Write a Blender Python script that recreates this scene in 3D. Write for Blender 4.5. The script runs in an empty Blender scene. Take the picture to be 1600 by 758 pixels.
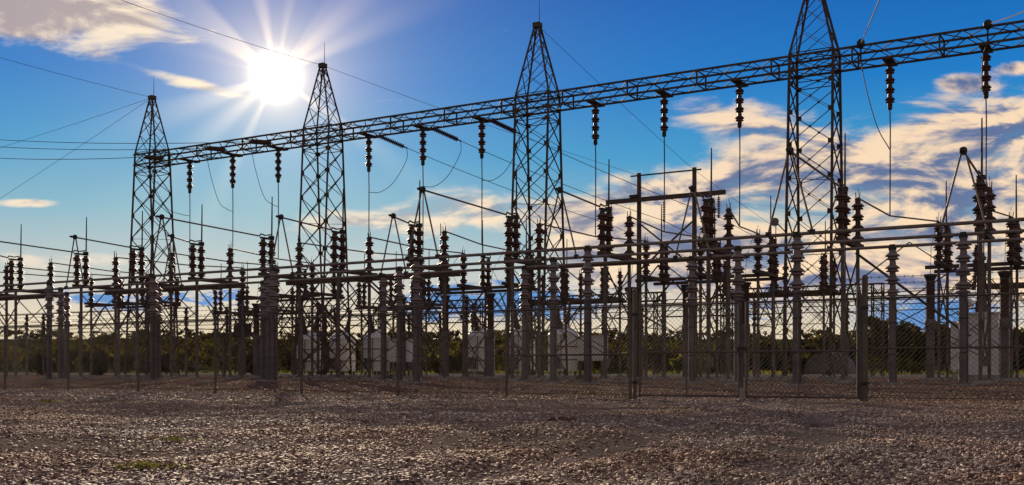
import bpy, math, random
import numpy as np
from mathutils import Vector, Matrix

random.seed(7)
rng = np.random.default_rng(7)
R = math.radians
scene = bpy.context.scene
C = scene.collection

# ---------------------------------------------------------------- camera
EYE = 0.65
cam_d = bpy.data.cameras.new("camera")
cam = bpy.data.objects.new("camera", cam_d)
C.objects.link(cam)
cam.location = (0, 0, EYE)
cam.rotation_euler = (R(90), 0, 0)
cam_d.sensor_width = 36
cam_d.lens = 36 * 1680 / 1600
cam_d.shift_y = 0.125
cam_d.clip_start = 0.05
cam_d.clip_end = 12000
scene.camera = cam

# ---------------------------------------------------------------- light
SUN = Vector((-0.219, 1.0, 0.274)).normalized()
SUN_ELEV = math.asin(SUN.z)
SUN_AZ = math.atan2(SUN.x, SUN.y)
sd = bpy.data.lights.new("sun", 'SUN')
sd.energy = 5.0
sd.angle = R(0.4)
sd.color = (1.0, 0.80, 0.58)
so = bpy.data.objects.new("sun", sd)
C.objects.link(so)
so.location = (-40, 200, 80)
so.rotation_euler = (-SUN).to_track_quat('-Z', 'Y').to_euler()

scene.view_settings.view_transform = 'Standard'
scene.view_settings.look = 'None'
scene.view_settings.exposure = 0.12
scene.view_settings.gamma = 1.0
scene.view_settings.use_curve_mapping = False
scene.render.engine = 'CYCLES'
scene.cycles.max_bounces = 6
scene.cycles.use_denoising = True

# ---------------------------------------------------------------- node helpers
class X:
    """a value socket with arithmetic that adds Math nodes"""
    def __init__(s, nt, sock): s.nt, s.s = nt, sock
    def op(s, name, *o):
        n = s.nt.nodes.new('ShaderNodeMath'); n.operation = name
        for i, q in enumerate((s,) + o):
            if isinstance(q, X): s.nt.links.new(q.s, n.inputs[i])
            else: n.inputs[i].default_value = q
        return X(s.nt, n.outputs[0])
    def __add__(s, o): return s.op('ADD', o)
    __radd__ = __add__
    def __sub__(s, o): return s.op('SUBTRACT', o)
    def __rsub__(s, o): return (s * -1.0) + o
    def __mul__(s, o): return s.op('MULTIPLY', o)
    __rmul__ = __mul__
    def __truediv__(s, o): return s.op('DIVIDE', o)
    def clamp(s): return s.op('MAXIMUM', 0.0).op('MINIMUM', 1.0)
    def step(s, lo, hi):
        t = ((s - lo) / (hi - lo)).clamp()
        return t * t * (3.0 - 2.0 * t)
def noise(nt, vec, scale, detail=6, rough=0.55, dist=0.0):
    n = nt.nodes.new('ShaderNodeTexNoise')
    n.inputs['Scale'].default_value = scale; n.inputs['Detail'].default_value = detail
    n.inputs['Roughness'].default_value = rough; n.inputs['Distortion'].default_value = dist
    nt.links.new(vec, n.inputs['Vector'])
    return X(nt, n.outputs[0])
def comb(nt, x, y, z=0.0):
    n = nt.nodes.new('ShaderNodeCombineXYZ')
    for i, q in enumerate((x, y, z)):
        if isinstance(q, X): nt.links.new(q.s, n.inputs[i])
        else: n.inputs[i].default_value = q
    return n.outputs[0]
def mix(nt, f, a, b, mode='MIX'):
    n = nt.nodes.new('ShaderNodeMix'); n.data_type = 'RGBA'; n.blend_type = mode
    n.clamp_factor = True
    if isinstance(f, X): nt.links.new(f.s, n.inputs[0])
    else: n.inputs[0].default_value = f
    for i, q in ((6, a), (7, b)):
        if isinstance(q, (tuple, list)): n.inputs[i].default_value = (*q[:3], 1)
        else: nt.links.new(q, n.inputs[i])
    return n.outputs[2]
def ramp(nt, val, stops, interp='LINEAR'):
    n = nt.nodes.new('ShaderNodeValToRGB'); n.color_ramp.interpolation = interp
    e = n.color_ramp.elements
    while len(e) < len(stops): e.new(0.5)
    for q, (p, c) in zip(e, stops):
        q.position = p; q.color = (*c, 1)
    nt.links.new(val.s if isinstance(val, X) else val, n.inputs[0])
    return n.outputs[0]
def srgb(r, g, b):
    f = lambda c: (c / 255 / 12.92) if c < 10.3 else ((c / 255 + 0.055) / 1.055) ** 2.4
    return (f(r), f(g), f(b))

# ---------------------------------------------------------------- sky
def make_world():
    w = bpy.data.worlds.new("World"); scene.world = w; w.use_nodes = True
    nt = w.node_tree; nt.nodes.clear()
    out = nt.nodes.new('ShaderNodeOutputWorld'); bg = nt.nodes.new('ShaderNodeBackground')
    nt.links.new(bg.outputs[0], out.inputs[0])
    S = 0.1
    bg.inputs[1].default_value = S
    sky = nt.nodes.new('ShaderNodeTexSky'); sky.sky_type = 'NISHITA'
    sky.sun_disc = False; sky.sun_elevation = SUN_ELEV; sky.sun_rotation = SUN_AZ
    sky.air_density = 1.0; sky.dust_density = 0.4; sky.ozone_density = 3.0
    tc = nt.nodes.new('ShaderNodeTexCoord')
    sep = nt.nodes.new('ShaderNodeSeparateXYZ'); nt.links.new(tc.outputs['Generated'], sep.inputs[0])
    dx, dy, dz = (X(nt, sep.outputs[i]) for i in range(3))
    ady = dy.op('ABSOLUTE').op('MAXIMUM', 0.12)
    hor = (dx * dx + dy * dy).op('SQRT').op('MAXIMUM', 0.12)
    A = dx / ady * 16.8           # azimuth, in tenths of a radian roughly, 0 due north
    E = dz / ady * 16.8           # tangent of the elevation on the same scale
    el = dz / hor * 16.8
    # clear sky, from the pale horizon to the deep blue zenith
    base = ramp(nt, (el / 10.0).clamp(), [
        (0.00, srgb(226, 204, 170)), (0.06, srgb(228, 212, 184)), (0.10, srgb(206, 196, 182)),
        (0.16, srgb(176, 188, 190)), (0.24, srgb(122, 172, 192)), (0.33, srgb(60, 148, 196)),
        (0.44, srgb(24, 118, 192)), (0.60, srgb(16, 92, 174)), (1.0, srgb(14, 60, 126))])
    # scale the physically based sky down to the picture's saturation and blend
    hs = nt.nodes.new('ShaderNodeHueSaturation'); hs.inputs['Saturation'].default_value = 1.25
    hs.inputs['Value'].default_value = 0.75
    nt.links.new(sky.outputs[0], hs.inputs['Color'])
    k = mix(nt, 1.0, base, (1 / S, 1 / S, 1 / S), 'MULTIPLY')
    col = mix(nt, 0.95, hs.outputs[0], k)
    # deep blue holes low in the haze
    def blob(ca, ce, ra, re, tilt=0.0, warp=None):
        a = (A - ca); e = (E - ce) - a * tilt
        if warp is not None: e = e + warp
        q = (a / ra) * (a / ra) + (e / re) * (e / re)
        return (q * -1.0).op('EXPONENT')
    vA = comb(nt, A, E * 2.6)
    n1 = noise(nt, vA, 0.55, 9, 0.56, 0.5)
    n2 = noise(nt, comb(nt, A - 0.16, E * 2.6 + 0.30), 0.55, 9, 0.56, 0.5)
    nf = noise(nt, comb(nt, A * 0.8, E * 3.2, 4.0), 1.6, 7, 0.6, 0.3)
    nl = noise(nt, comb(nt, A * 0.35, E * 2.2, 9.0), 0.5, 5, 0.5, 0.2)
    wig = (nf - 0.5) * 1.0
    holes = (blob(-6.5, 1.12, 0.75, 0.17, 0, wig) + blob(-5.2, 1.12, 0.5, 0.11, 0, wig) + blob(0.2, 1.06, 1.6, 0.30, 0.0, wig) + blob(-1.2, 1.05, 0.5, 0.22, 0, wig)
             + blob(6.6, 0.85, 1.5, 0.35, 0, wig) + blob(3.9, 1.1, 0.7, 0.2, 0, wig) + blob(-4.5, 1.08, .4, .06, 0, wig)).clamp()
    col = mix(nt, holes.step(0.25, 0.9) * 0.85, col, tuple(c / S for c in srgb(46, 132, 204)))
    # clouds
    top = (A - 0.6) * 0.235 + 3.0
    bank = ((top - E) / 0.75 + 0.25).clamp() * A.step(-0.3, 1.4) * E.step(0.55, 1.5)
    hump = blob(3.3, 4.0, 1.2, 0.42, -0.05) * 1.0
    puff = blob(7.0, 4.5, 0.55, 0.16) + blob(7.9, 4.75, 0.4, 0.14)
    wisp0 = blob(0.6, 3.65, 0.7, 0.10) * 0.55 + blob(-0.6, 2.75, 1.0, 0.3) * 0.4
    low = blob(-1.3, 2.35, 2.4, 0.32, 0.02) * 0.86 + blob(-3.6, 1.75, 4.0, 0.22) * 0.45 + blob(-7.0, 1.75, 1.6, 0.25) * 0.5
    left = blob(-7.2, 5.55, 2.4, 0.60, -0.06) * 1.35
    streak = blob(-7.6, 2.62, 0.62, 0.085)
    wisp = blob(-5.1, 4.52, 1.35, 0.13, -0.27) * 0.7 + blob(-0.4, 5.3, 1.2, .1, .15) * .35 + blob(-1.9, 4.2, .9, .08) * .4
    mask = (bank * 0.98 + hump + puff + wisp0 + low + left + streak + wisp).op('MINIMUM', 1.25)
    dens = (n1 - 0.5) * 2.2 + (nf - 0.5) * 0.75 + mask * 1.25 - 0.62
    cov = dens.step(-0.05, 0.62)
    lit = ((n1 - n2) * 6.0 + 0.66 - (dens - 0.35) * 0.55 + (nf - 0.5) * 1.1).clamp()
    lit = lit.step(0.06, 0.94)
    shade = mix(nt, A.step(-3.0, 4.0), srgb(172, 158, 158), srgb(96, 110, 148))
    bright = mix(nt, A.step(-5.0, 6.0), srgb(240, 222, 198), srgb(248, 216, 178))
    ccol = mix(nt, lit, shade, bright)
    ccol = mix(nt, 1.0, ccol, (1 / S, 1 / S, 1 / S), 'MULTIPLY')
    col = mix(nt, cov * 0.93, col, ccol)
    # horizon glow under the sun
    # unseen warm cloud added behind the camera and overhead to lift the fill
    back = ((dy * -1.0).step(-0.05, 0.45) + (dz / hor).step(0.8, 2.2)).clamp()
    bc = mix(nt, noise(nt, tc.outputs['Generated'], 3.0, 5, 0.55).step(0.35, 0.65), srgb(106, 114, 136), srgb(190, 166, 138))
    bc = mix(nt, 1.0, bc, (1 / S, 1 / S, 1 / S), 'MULTIPLY')
    col = mix(nt, back * 0.85, col, bc)
    # the sun: its disc glare and aureole in the thin haze, with a lens starburst painted in
    dot = (dx * SUN.x + dy * SUN.y + dz * SUN.z).op('MINIMUM', 1.0)
    th = ((1.0 - dot) * 2.0).op('MAXIMUM', 0.0).op('SQRT') * 57.3      # degrees
    sa = (A - SUN.x / SUN.y * 16.8); se = (E - SUN.z / SUN.y * 16.8)
    ang = se.op('ARCTAN2', sa)
    ca = ang.op('COSINE'); sn = ang.op('SINE')
    nr = noise(nt, comb(nt, ca, sn, 5.3), 3.1, 0, 0.5)
    lens_rays = nr.step(0.44, 0.66)
    core = ((th / 0.78) * (th / 0.78) * -1.0).op('EXPONENT') * 3.5
    aur = (th / -1.75).op('EXPONENT') * 1.3
    ray = (th / -2.9).op('EXPONENT') * lens_rays * 0.75
    wide = (th / -6.0).op('EXPONENT') * 0.19
    def add(c, f, colr):
        n = nt.nodes.new('ShaderNodeMix'); n.data_type = 'RGBA'; n.blend_type = 'ADD'
        n.inputs[0].default_value = 1.0; n.clamp_factor = False
        m = nt.nodes.new('ShaderNodeVectorMath'); m.operation = 'SCALE'
        m.inputs[0].default_value = colr
        nt.links.new((f * (1 / S)).s, m.inputs['Scale'])
        nt.links.new(c, n.inputs[6]); nt.links.new(m.outputs[0], n.inputs[7])
        return n.outputs[2]
    col = add(col, core, (1.0, 0.93, 0.72))
    col = add(col, aur + ray, (1.0, 0.72, 0.32))
    col = add(col, wide, (0.95, 0.72, 0.34))
    nt.links.new(col, bg.inputs[0])
make_world()

# ---------------------------------------------------------------- yard frame: u runs along the fence, v away from it
NRM = math.hypot(2830, 1680)
U = Vector((2830 / NRM, -1680 / NRM, 0)); V = Vector((1680 / NRM, 2830 / NRM, 0))
YARD = math.atan2(U.y, U.x)
def W(a, d, z=0.0):
    p = U * a + V * d
    return Vector((p.x, p.y, z))
def A_of(x, d):
    k = (x - 800) / 1680
    return d * (2830 * k - 1680) / (2830 + 1680 * k)
def sx(a, d):
    p = W(a, d); return 800 + 1680 * p.x / p.y

# ---------------------------------------------------------------- materials
def mat(name, col, rough=0.6, metal=0.0, var=0.25, scale=3.0, bump=0.0, dirt=None, spec=0.5, detail=5):
    m = bpy.data.materials.new(name); m.use_nodes = True
    nt = m.node_tree; b = nt.nodes['Principled BSDF']
    tc = nt.nodes.new('ShaderNodeTexCoord')
    n = noise(nt, tc.outputs['Object'], scale, detail, 0.6)
    lo = tuple(c * (1 - var) for c in col); hi = tuple(min(1, c * (1 + var)) for c in col)
    c = mix(nt, n.step(0.3, 0.7), lo, hi)
    if dirt:
        n2 = noise(nt, tc.outputs['Object'], scale * 0.6, 6, 0.65, 0.6)
        c = mix(nt, n2.step(0.55, 0.72) * 0.8, c, dirt)
    nt.links.new(c, b.inputs['Base Color'])
    b.inputs['Roughness'].default_value = rough; b.inputs['Metallic'].default_value = metal
    b.inputs['Specular IOR Level'].default_value = spec
    if bump:
        bn = nt.nodes.new('ShaderNodeBump'); bn.inputs['Strength'].default_value = bump
        bn.inputs['Distance'].default_value = 0.02
        n3 = noise(nt, tc.outputs['Object'], scale * 6, 6, 0.6)
        nt.links.new(n3.s, bn.inputs['Height']); nt.links.new(bn.outputs[0], b.inputs['Normal'])
    return m
M = {}
M['steel'] = mat('weathered_steel', (0.085, 0.062, 0.047), 0.75, 0.0, 0.35, 2.0, dirt=(0.085, 0.042, 0.022), spec=0.15)
M['galv'] = mat('galvanised_steel', (0.15, 0.12, 0.10), 0.7, 0.0, 0.3, 2.5, dirt=(0.12, 0.085, 0.065), spec=0.2)
M['column'] = mat('painted_column_steel', (0.135, 0.112, 0.108), 0.7, 0.0, 0.25, 1.5, dirt=(0.11, 0.075, 0.055), spec=0.2)
M['alu'] = mat('aluminium_tube', (0.20, 0.16, 0.128), 0.6, 0.1, 0.2, 2.0, spec=0.3)
M['wire'] = mat('conductor_strand', (0.08, 0.07, 0.065), 0.7, 0.0, 0.2, 3.0, spec=0.2)
M['porc'] = mat('grey_porcelain', (0.22, 0.175, 0.165), 0.5, 0.0, 0.25, 1.3, dirt=(0.13, 0.09, 0.08), spec=0.22)
M['brown'] = mat('brown_glazed_porcelain', (0.095, 0.054, 0.040), 0.5, 0.0, 0.35, 1.3, dirt=(0.13, 0.09, 0.07), spec=0.2)
M['wood'] = mat('creosoted_pole_wood', (0.085, 0.055, 0.038), 0.8, 0.0, 0.35, 5.0, bump=0.4)
M['conc'] = mat('footing_concrete', (0.30, 0.28, 0.25), 0.85, 0.0, 0.3, 2.0, bump=0.3, dirt=(0.16, 0.12, 0.09))
M['kerb'] = mat('pale_kerb_concrete', (0.52, 0.48, 0.42), 0.8, 0.0, 0.15, 1.0)
M['tank'] = mat('pale_tank_paint', (0.72, 0.69, 0.66), 0.55, 0.0, 0.10, 1.2, dirt=(0.52, 0.46, 0.41))
M['fence'] = mat('fence_zinc', (0.11, 0.085, 0.065), 0.6, 0.2, 0.3, 4.0, dirt=(0.10, 0.06, 0.035))
M['mesh'] = mat('fence_wire_zinc', (0.075, 0.06, 0.05), 0.75, 0.0, 0.2, 4.0, spec=0.15)
M['dark'] = mat('dark_fitting', (0.05, 0.042, 0.037), 0.7, 0.0, 0.3, 4.0, spec=0.2)
M['bark'] = mat('tree_bark', (0.07, 0.05, 0.035), 0.9, 0.0, 0.3, 3.0)
M['white'] = mat('white_enamel', (0.72, 0.71, 0.68), 0.5, 0.0, 0.08, 2.0, dirt=(0.5, 0.45, 0.4))
M['red'] = mat('red_sign_paint', (0.45, 0.03, 0.02), 0.5, 0.0, 0.1, 2.0)
M['soil'] = mat('clay_soil', (0.11, 0.06, 0.035), 0.95, 0.0, 0.35, 12.0, bump=0.6)

def leafmat(name, col, tr):
    m = bpy.data.materials.new(name); m.use_nodes = True
    nt = m.node_tree; nt.nodes.clear()
    out = nt.nodes.new('ShaderNodeOutputMaterial')
    g = nt.nodes.new('ShaderNodeNewGeometry')
    rnd = (X(nt, g.outputs['Random Per Island']) * 0.5 + noise(nt, g.outputs['Position'], 0.35, 4, 0.6).step(0.35, 0.65) * 0.5)
    c = mix(nt, rnd, tuple(q * 0.45 for q in col), tuple(q * 1.6 for q in col))
    t = mix(nt, rnd, tuple(q * 0.6 for q in tr), tuple(q * 1.4 for q in tr))
    d = nt.nodes.new('ShaderNodeBsdfDiffuse'); nt.links.new(c, d.inputs[0])
    tl = nt.nodes.new('ShaderNodeBsdfTranslucent'); nt.links.new(t, tl.inputs[0])
    mx = nt.nodes.new('ShaderNodeMixShader'); mx.inputs[0].default_value = 0.35
    nt.links.new(d.outputs[0], mx.inputs[1]); nt.links.new(tl.outputs[0], mx.inputs[2])
    nt.links.new(mx.outputs[0], out.inputs[0])
    return m
M['leaf'] = leafmat('dark_leaves', (0.052, 0.052, 0.020), (0.12, 0.095, 0.018))
M['leaf2'] = leafmat('yellow_green_leaves', (0.08, 0.085, 0.022), (0.24, 0.20, 0.03))
M['grass'] = leafmat('dry_grass_blades', (0.09, 0.10, 0.03), (0.20, 0.19, 0.04))

# ---------------------------------------------------------------- mesh builder
class MB:
    def __init__(s): s.v, s.f = [], []
    def add(s, vs, fs):
        o = len(s.v); s.v += [tuple(q) for q in vs]; s.f += [tuple(i + o for i in q) for q in fs]
        return s
    def box(s, c, d, m=None):
        x, y, z = (q / 2 for q in d)
        vs = [Vector((i * x, j * y, k * z)) for i in (-1, 1) for j in (-1, 1) for k in (-1, 1)]
        if m: vs = [m @ q for q in vs]
        vs = [q + Vector(c) for q in vs]
        return s.add(vs, [(0, 1, 3, 2), (4, 6, 7, 5), (0, 4, 5, 1), (2, 3, 7, 6), (0, 2, 6, 4), (1, 5, 7, 3)])
    def bar(s, p, q, w, h=None):
        p, q = Vector(p), Vector(q); h = h or w
        d = (q - p)
        if d.length < 1e-6: return s
        d.normalize()
        r = Vector((0, 0, 1)) if abs(d.z) < 0.95 else Vector((0, 1, 0))
        x = d.cross(r).normalized(); y = x.cross(d)
        vs = []
        for e in (p, q):
            for i, j in ((-1, -1), (1, -1), (1, 1), (-1, 1)):
                vs.append(e + x * (i * w / 2) + y * (j * h / 2))
        return s.add(vs, [(0, 1, 2, 3), (7, 6, 5, 4), (0, 4, 5, 1), (1, 5, 6, 2), (2, 6, 7, 3), (3, 7, 4, 0)])
    def angle(s, p, q, w, t=0.25):
        """an L-section member: two thin flanges"""
        p, q = Vector(p), Vector(q)
        d = (q - p).normalized()
        r = Vector((0, 0, 1)) if abs(d.z) < 0.95 else Vector((0, 1, 0))
        x = d.cross(r).normalized(); y = x.cross(d)
        s.bar(p, q, w, w * t)
        s.bar(p + y * w * 0.5 + x * w * 0.38, q + y * w * 0.5 + x * w * 0.38, w * t, w)
        return s
    def tube(s, pts, r, n=8, cap=True):
        pts = [Vector(q) for q in pts]
        rs = r if isinstance(r, (list, tuple)) else [r] * len(pts)
        vs, fs = [], []
        xprev = None
        for i, p in enumerate(pts):
            d = (pts[min(i + 1, len(pts) - 1)] - pts[max(i - 1, 0)]).normalized()
            if xprev is None:
                rf = Vector((0, 0, 1)) if abs(d.z) < 0.9 else Vector((0, 1, 0))
                x = d.cross(rf).normalized()
            else:
                x = (xprev - d * xprev.dot(d)).normalized()
            xprev = x; y = d.cross(x)
            for k in range(n):
                t = 2 * math.pi * k / n
                vs.append(p + (x * math.cos(t) + y * math.sin(t)) * rs[i])
        for i in range(len(pts) - 1):
            for k in range(n):
                a, b = i * n + k, i * n + (k + 1) % n
                fs.append((a, b, b + n, a + n))
        if cap:
            fs.append(tuple(range(n - 1, -1, -1)))
            fs.append(tuple((len(pts) - 1) * n + k for k in range(n)))
        return s.add(vs, fs)
    def lathe(s, prof, o=(0, 0, 0), n=14, m=None):
        vs, fs = [], []
        for r, z in prof:
            for k in range(n):
                t = 2 * math.pi * k / n
                q = Vector((r * math.cos(t), r * math.sin(t), z))
                if m: q = m @ q
                vs.append(q + Vector(o))
        for i in range(len(prof) - 1):
            for k in range(n):
                a, b = i * n + k, i * n + (k + 1) % n
                fs.append((a, b, b + n, a + n))
        fs.append(tuple(range(n - 1, -1, -1)))
        fs.append(tuple((len(prof) - 1) * n + k for k in range(n)))
        return s.add(vs, fs)
    def build(s, name, m, parent=None, smooth=False, loc=None, rz=None):
        me = bpy.data.meshes.new(name)
        me.from_pydata(s.v, [], s.f)
        me.materials.append(M[m] if isinstance(m, str) else m)
        if smooth:
            me.polygons.foreach_set('use_smooth', [True] * len(me.polygons))
            try: me.set_sharp_from_angle(angle=R(40))
            except Exception: pass
        me.update()
        o = bpy.data.objects.new(name, me); C.objects.link(o)
        if parent is not None: o.parent = parent
        if loc is not None: o.location = loc
        if rz is not None: o.rotation_euler = (0, 0, rz)
        return o

def tag(o, label=None, cat=None, group=None, kind=None):
    if label: o['label'] = label
    if cat: o['category'] = cat
    if group: o['group'] = group
    if kind: o['kind'] = kind
    return o
def thing(name, label, cat, loc, rz=YARD, group=None):
    o = bpy.data.objects.new(name, None); C.objects.link(o)
    o.empty_display_size = 0.3
    o.location = loc; o.rotation_euler = (0, 0, rz)
    return tag(o, label, cat, group)
def copy_tree(o, parent=None):
    c = o.copy(); C.objects.link(c)
    if parent is not None: c.parent = parent
    for ch in list(o.children): copy_tree(ch, c)
    return c
class Repeat:
    """build a thing the first time, copy it afterwards"""
    def __init__(s, make): s.make, s.proto = make, None
    def __call__(s, loc, label, rz=YARD):
        if s.proto is None: s.proto = s.make(); o = s.proto
        else: o = copy_tree(s.proto)
        o.location = loc; o.rotation_euler = (0, 0, rz); o['label'] = label
        return o
ORD = ['first', 'second', 'third', 'fourth', 'fifth', 'sixth', 'seventh', 'eighth', 'ninth', 'tenth', 'eleventh', 'twelfth',
       'thirteenth', 'fourteenth', 'fifteenth', 'sixteenth']
def nth(i): return 'leftmost' if i == 0 else ORD[i] + ' from the left'

# ================================================================ THE SETTING
def rut(y): return 5.4 - 0.030 * (y - 26) ** 2 * 0.45 + 0.35 * np.sin(y * 0.3)      # wheel tracks bending in to the gate
def rut2(y): return 4.2 - 0.55 * (26 - y) + 0.012 * (26 - y) ** 2
def hgt(x, y):
    """small undulation of the gravel near the fence; flat further off, rising beyond the yard"""
    r = np.exp(-((y - 12) / 16.0) ** 2) * np.exp(-(x / 30.0) ** 2)
    h = 0.020 * np.sin(x * 0.9 + 0.6 * y) + 0.018 * np.sin(1.7 * y - 0.4 * x + 1.0) + 0.012 * np.sin(2.3 * x + 1.1 * y)
    h = h + 0.008 * np.sin(4.1 * x - 2.7 * y) + 0.007 * np.sin(5.3 * y + 1.9 * x)
    tr = np.minimum(np.abs(x - rut(y) - 0.85), np.abs(x - rut(y) + 0.85)); tr2 = np.minimum(np.abs(x - rut2(y) - 0.85), np.abs(x - rut2(y) + 0.85))
    h = h - 0.03 * np.exp(-(tr / 0.3) ** 2) - 0.025 * np.exp(-(tr2 / 0.3) ** 2) + 0.02 * np.exp(-((tr - 0.45) / 0.2) ** 2)
    far = np.clip((y - 172) / 190.0, 0, 1)
    return h * r + 11.0 * far * far * (3 - 2 * far) - 0.0

def grid_axis(near, step, far, grow):
    a = list(np.arange(0, near, step)); q = step
    while a[-1] < far:
        q *= grow; a.append(a[-1] + q)
    return np.array(a)
def sheet(name, xs, ys, zf, m, lift=0.0):
    gx, gy = np.meshgrid(xs, ys)
    gz = zf(gx, gy) + lift
    nx, ny = len(xs), len(ys)
    vs = np.stack([gx, gy, gz], -1).reshape(-1, 3)
    i = np.arange(ny - 1)[:, None] * nx + np.arange(nx - 1)[None, :]
    fs = np.stack([i, i + 1, i + nx + 1, i + nx], -1).reshape(-1, 4)
    me = bpy.data.meshes.new(name)
    me.from_pydata(vs.tolist(), [], fs.tolist())
    me.polygons.foreach_set('use_smooth', [True] * len(me.polygons))
    me.materials.append(m); me.update()
    o = bpy.data.objects.new(name, me); C.objects.link(o)
    return o

def ground_material():
    m = bpy.data.materials.new('gravel_ground'); m.use_nodes = True
    nt = m.node_tree; b = nt.nodes['Principled BSDF']
    g = nt.nodes.new('ShaderNodeNewGeometry')
    pos = g.outputs['Position']
    big = noise(nt, pos, 0.22, 5, 0.55, 0.4)
    mid = noise(nt, pos, 1.4, 5, 0.6)
    fine = noise(nt, pos, 45, 4, 0.7)
    vo = nt.nodes.new('ShaderNodeTexVoronoi'); vo.inputs['Scale'].default_value = 34
    nt.links.new(pos, vo.inputs['Vector'])
    vcol = nt.nodes.new('ShaderNodeSeparateColor'); nt.links.new(vo.outputs['Color'], vcol.inputs[0])
    stone = ramp(nt, X(nt, vcol.outputs[0]), [(0, (0.09, 0.067, 0.058)), (0.45, (0.18, 0.135, 0.118)), (0.8, (0.27, 0.215, 0.19)), (1, (0.42, 0.35, 0.31))])
    dirt = mix(nt, mid.step(0.35, 0.7), (0.125, 0.10, 0.078), (0.205, 0.172, 0.138))
    yard = mix(nt, (big * 0.6 + fine * 0.4).step(0.40, 0.62), dirt, stone)
    sep = nt.nodes.new('ShaderNodeSeparateXYZ'); nt.links.new(pos, sep.inputs[0])
    px, py = X(nt, sep.outputs[0]), X(nt, sep.outputs[1])
    dd = px * V.x + py * V.y                                     # distance across the yard
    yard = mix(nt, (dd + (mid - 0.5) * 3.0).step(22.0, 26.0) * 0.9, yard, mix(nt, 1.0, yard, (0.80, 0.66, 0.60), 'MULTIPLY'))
    edge = (dd + (big - 0.5) * 5.0).step(109.0, 111.0)
    field = mix(nt, noise(nt, pos, 0.05, 6, 0.6).step(0.35, 0.65), (0.075, 0.085, 0.025), (0.16, 0.15, 0.045))
    wood = mix(nt, noise(nt, pos, 0.12, 6, 0.6).step(0.35, 0.65), (0.030, 0.034, 0.014), (0.060, 0.062, 0.022))
    field = mix(nt, py.step(185.0, 205.0), field, wood)
    nt.links.new(mix(nt, edge, yard, field), b.inputs['Base Color'])
    b.inputs['Roughness'].default_value = 0.95
    b.inputs['Specular IOR Level'].default_value = 0.0
    bn = nt.nodes.new('ShaderNodeBump'); bn.inputs['Strength'].default_value = 0.9; bn.inputs['Distance'].default_value = 0.03
    hh = fine * 0.5 + X(nt, vo.outputs['Distance']) * 0.8 + mid * 1.5
    nt.links.new(hh.s, bn.inputs['Height']); nt.links.new(bn.outputs[0], b.inputs['Normal'])
    return m
xa = grid_axis(26, 0.28, 4500, 1.16)
xs = np.concatenate([-xa[:0:-1], xa])
yn = np.concatenate([-grid_axis(2, 1.0, 3000, 1.4)[:0:-1], np.arange(0, 34, 0.22)])
ya = [34.0]; q = 0.3
while ya[-1] < 6000:
    q *= 1.10; ya.append(ya[-1] + q)
ys = np.concatenate([yn, np.array(ya)])
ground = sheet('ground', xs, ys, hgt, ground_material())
ground['kind'] = 'structure'; ground['label'] = 'brown gravel yard running back to a grassy field and low wooded rise'

# ---------------------------------------------------------------- loose crushed stone on the yard
def stone_material():
    m = bpy.data.materials.new('crushed_stone'); m.use_nodes = True
    nt = m.node_tree; b = nt.nodes['Principled BSDF']
    g = nt.nodes.new('ShaderNodeNewGeometry')
    c = ramp(nt, X(nt, g.outputs['Random Per Island']), [(0, (0.06, 0.043, 0.038)), (0.25, (0.13, 0.092, 0.082)), (0.55, (0.20, 0.145, 0.122)),
                                                       (0.8, (0.27, 0.21, 0.18)), (0.95, (0.38, 0.32, 0.28)), (1, (0.55, 0.49, 0.44))])
    big = noise(nt, g.outputs['Position'], 0.35, 4, 0.55, 0.4)
    c = mix(nt, big.step(0.3, 0.7), c, mix(nt, 1.0, c, (0.78, 0.66, 0.60), 'MULTIPLY'))
    sep = nt.nodes.new('ShaderNodeSeparateXYZ'); nt.links.new(g.outputs['Position'], sep.inputs[0])
    dd = X(nt, sep.outputs[0]) * V.x + X(nt, sep.outputs[1]) * V.y
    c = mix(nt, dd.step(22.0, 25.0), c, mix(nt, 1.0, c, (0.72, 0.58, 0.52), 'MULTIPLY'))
    tone = noise(nt, g.outputs['Position'], 0.16, 3, 0.5, 0.3)
    c = mix(nt, 1.0, c, mix(nt, tone.step(0.38, 0.62), (1.60, 1.68, 1.68), (1.70, 1.58, 1.32)), 'MULTIPLY')
    nt.links.new(c, b.inputs['Base Color'])
    b.inputs['Roughness'].default_value = 0.72; b.inputs['Specular IOR Level'].default_value = 0.20
    return m
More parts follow.
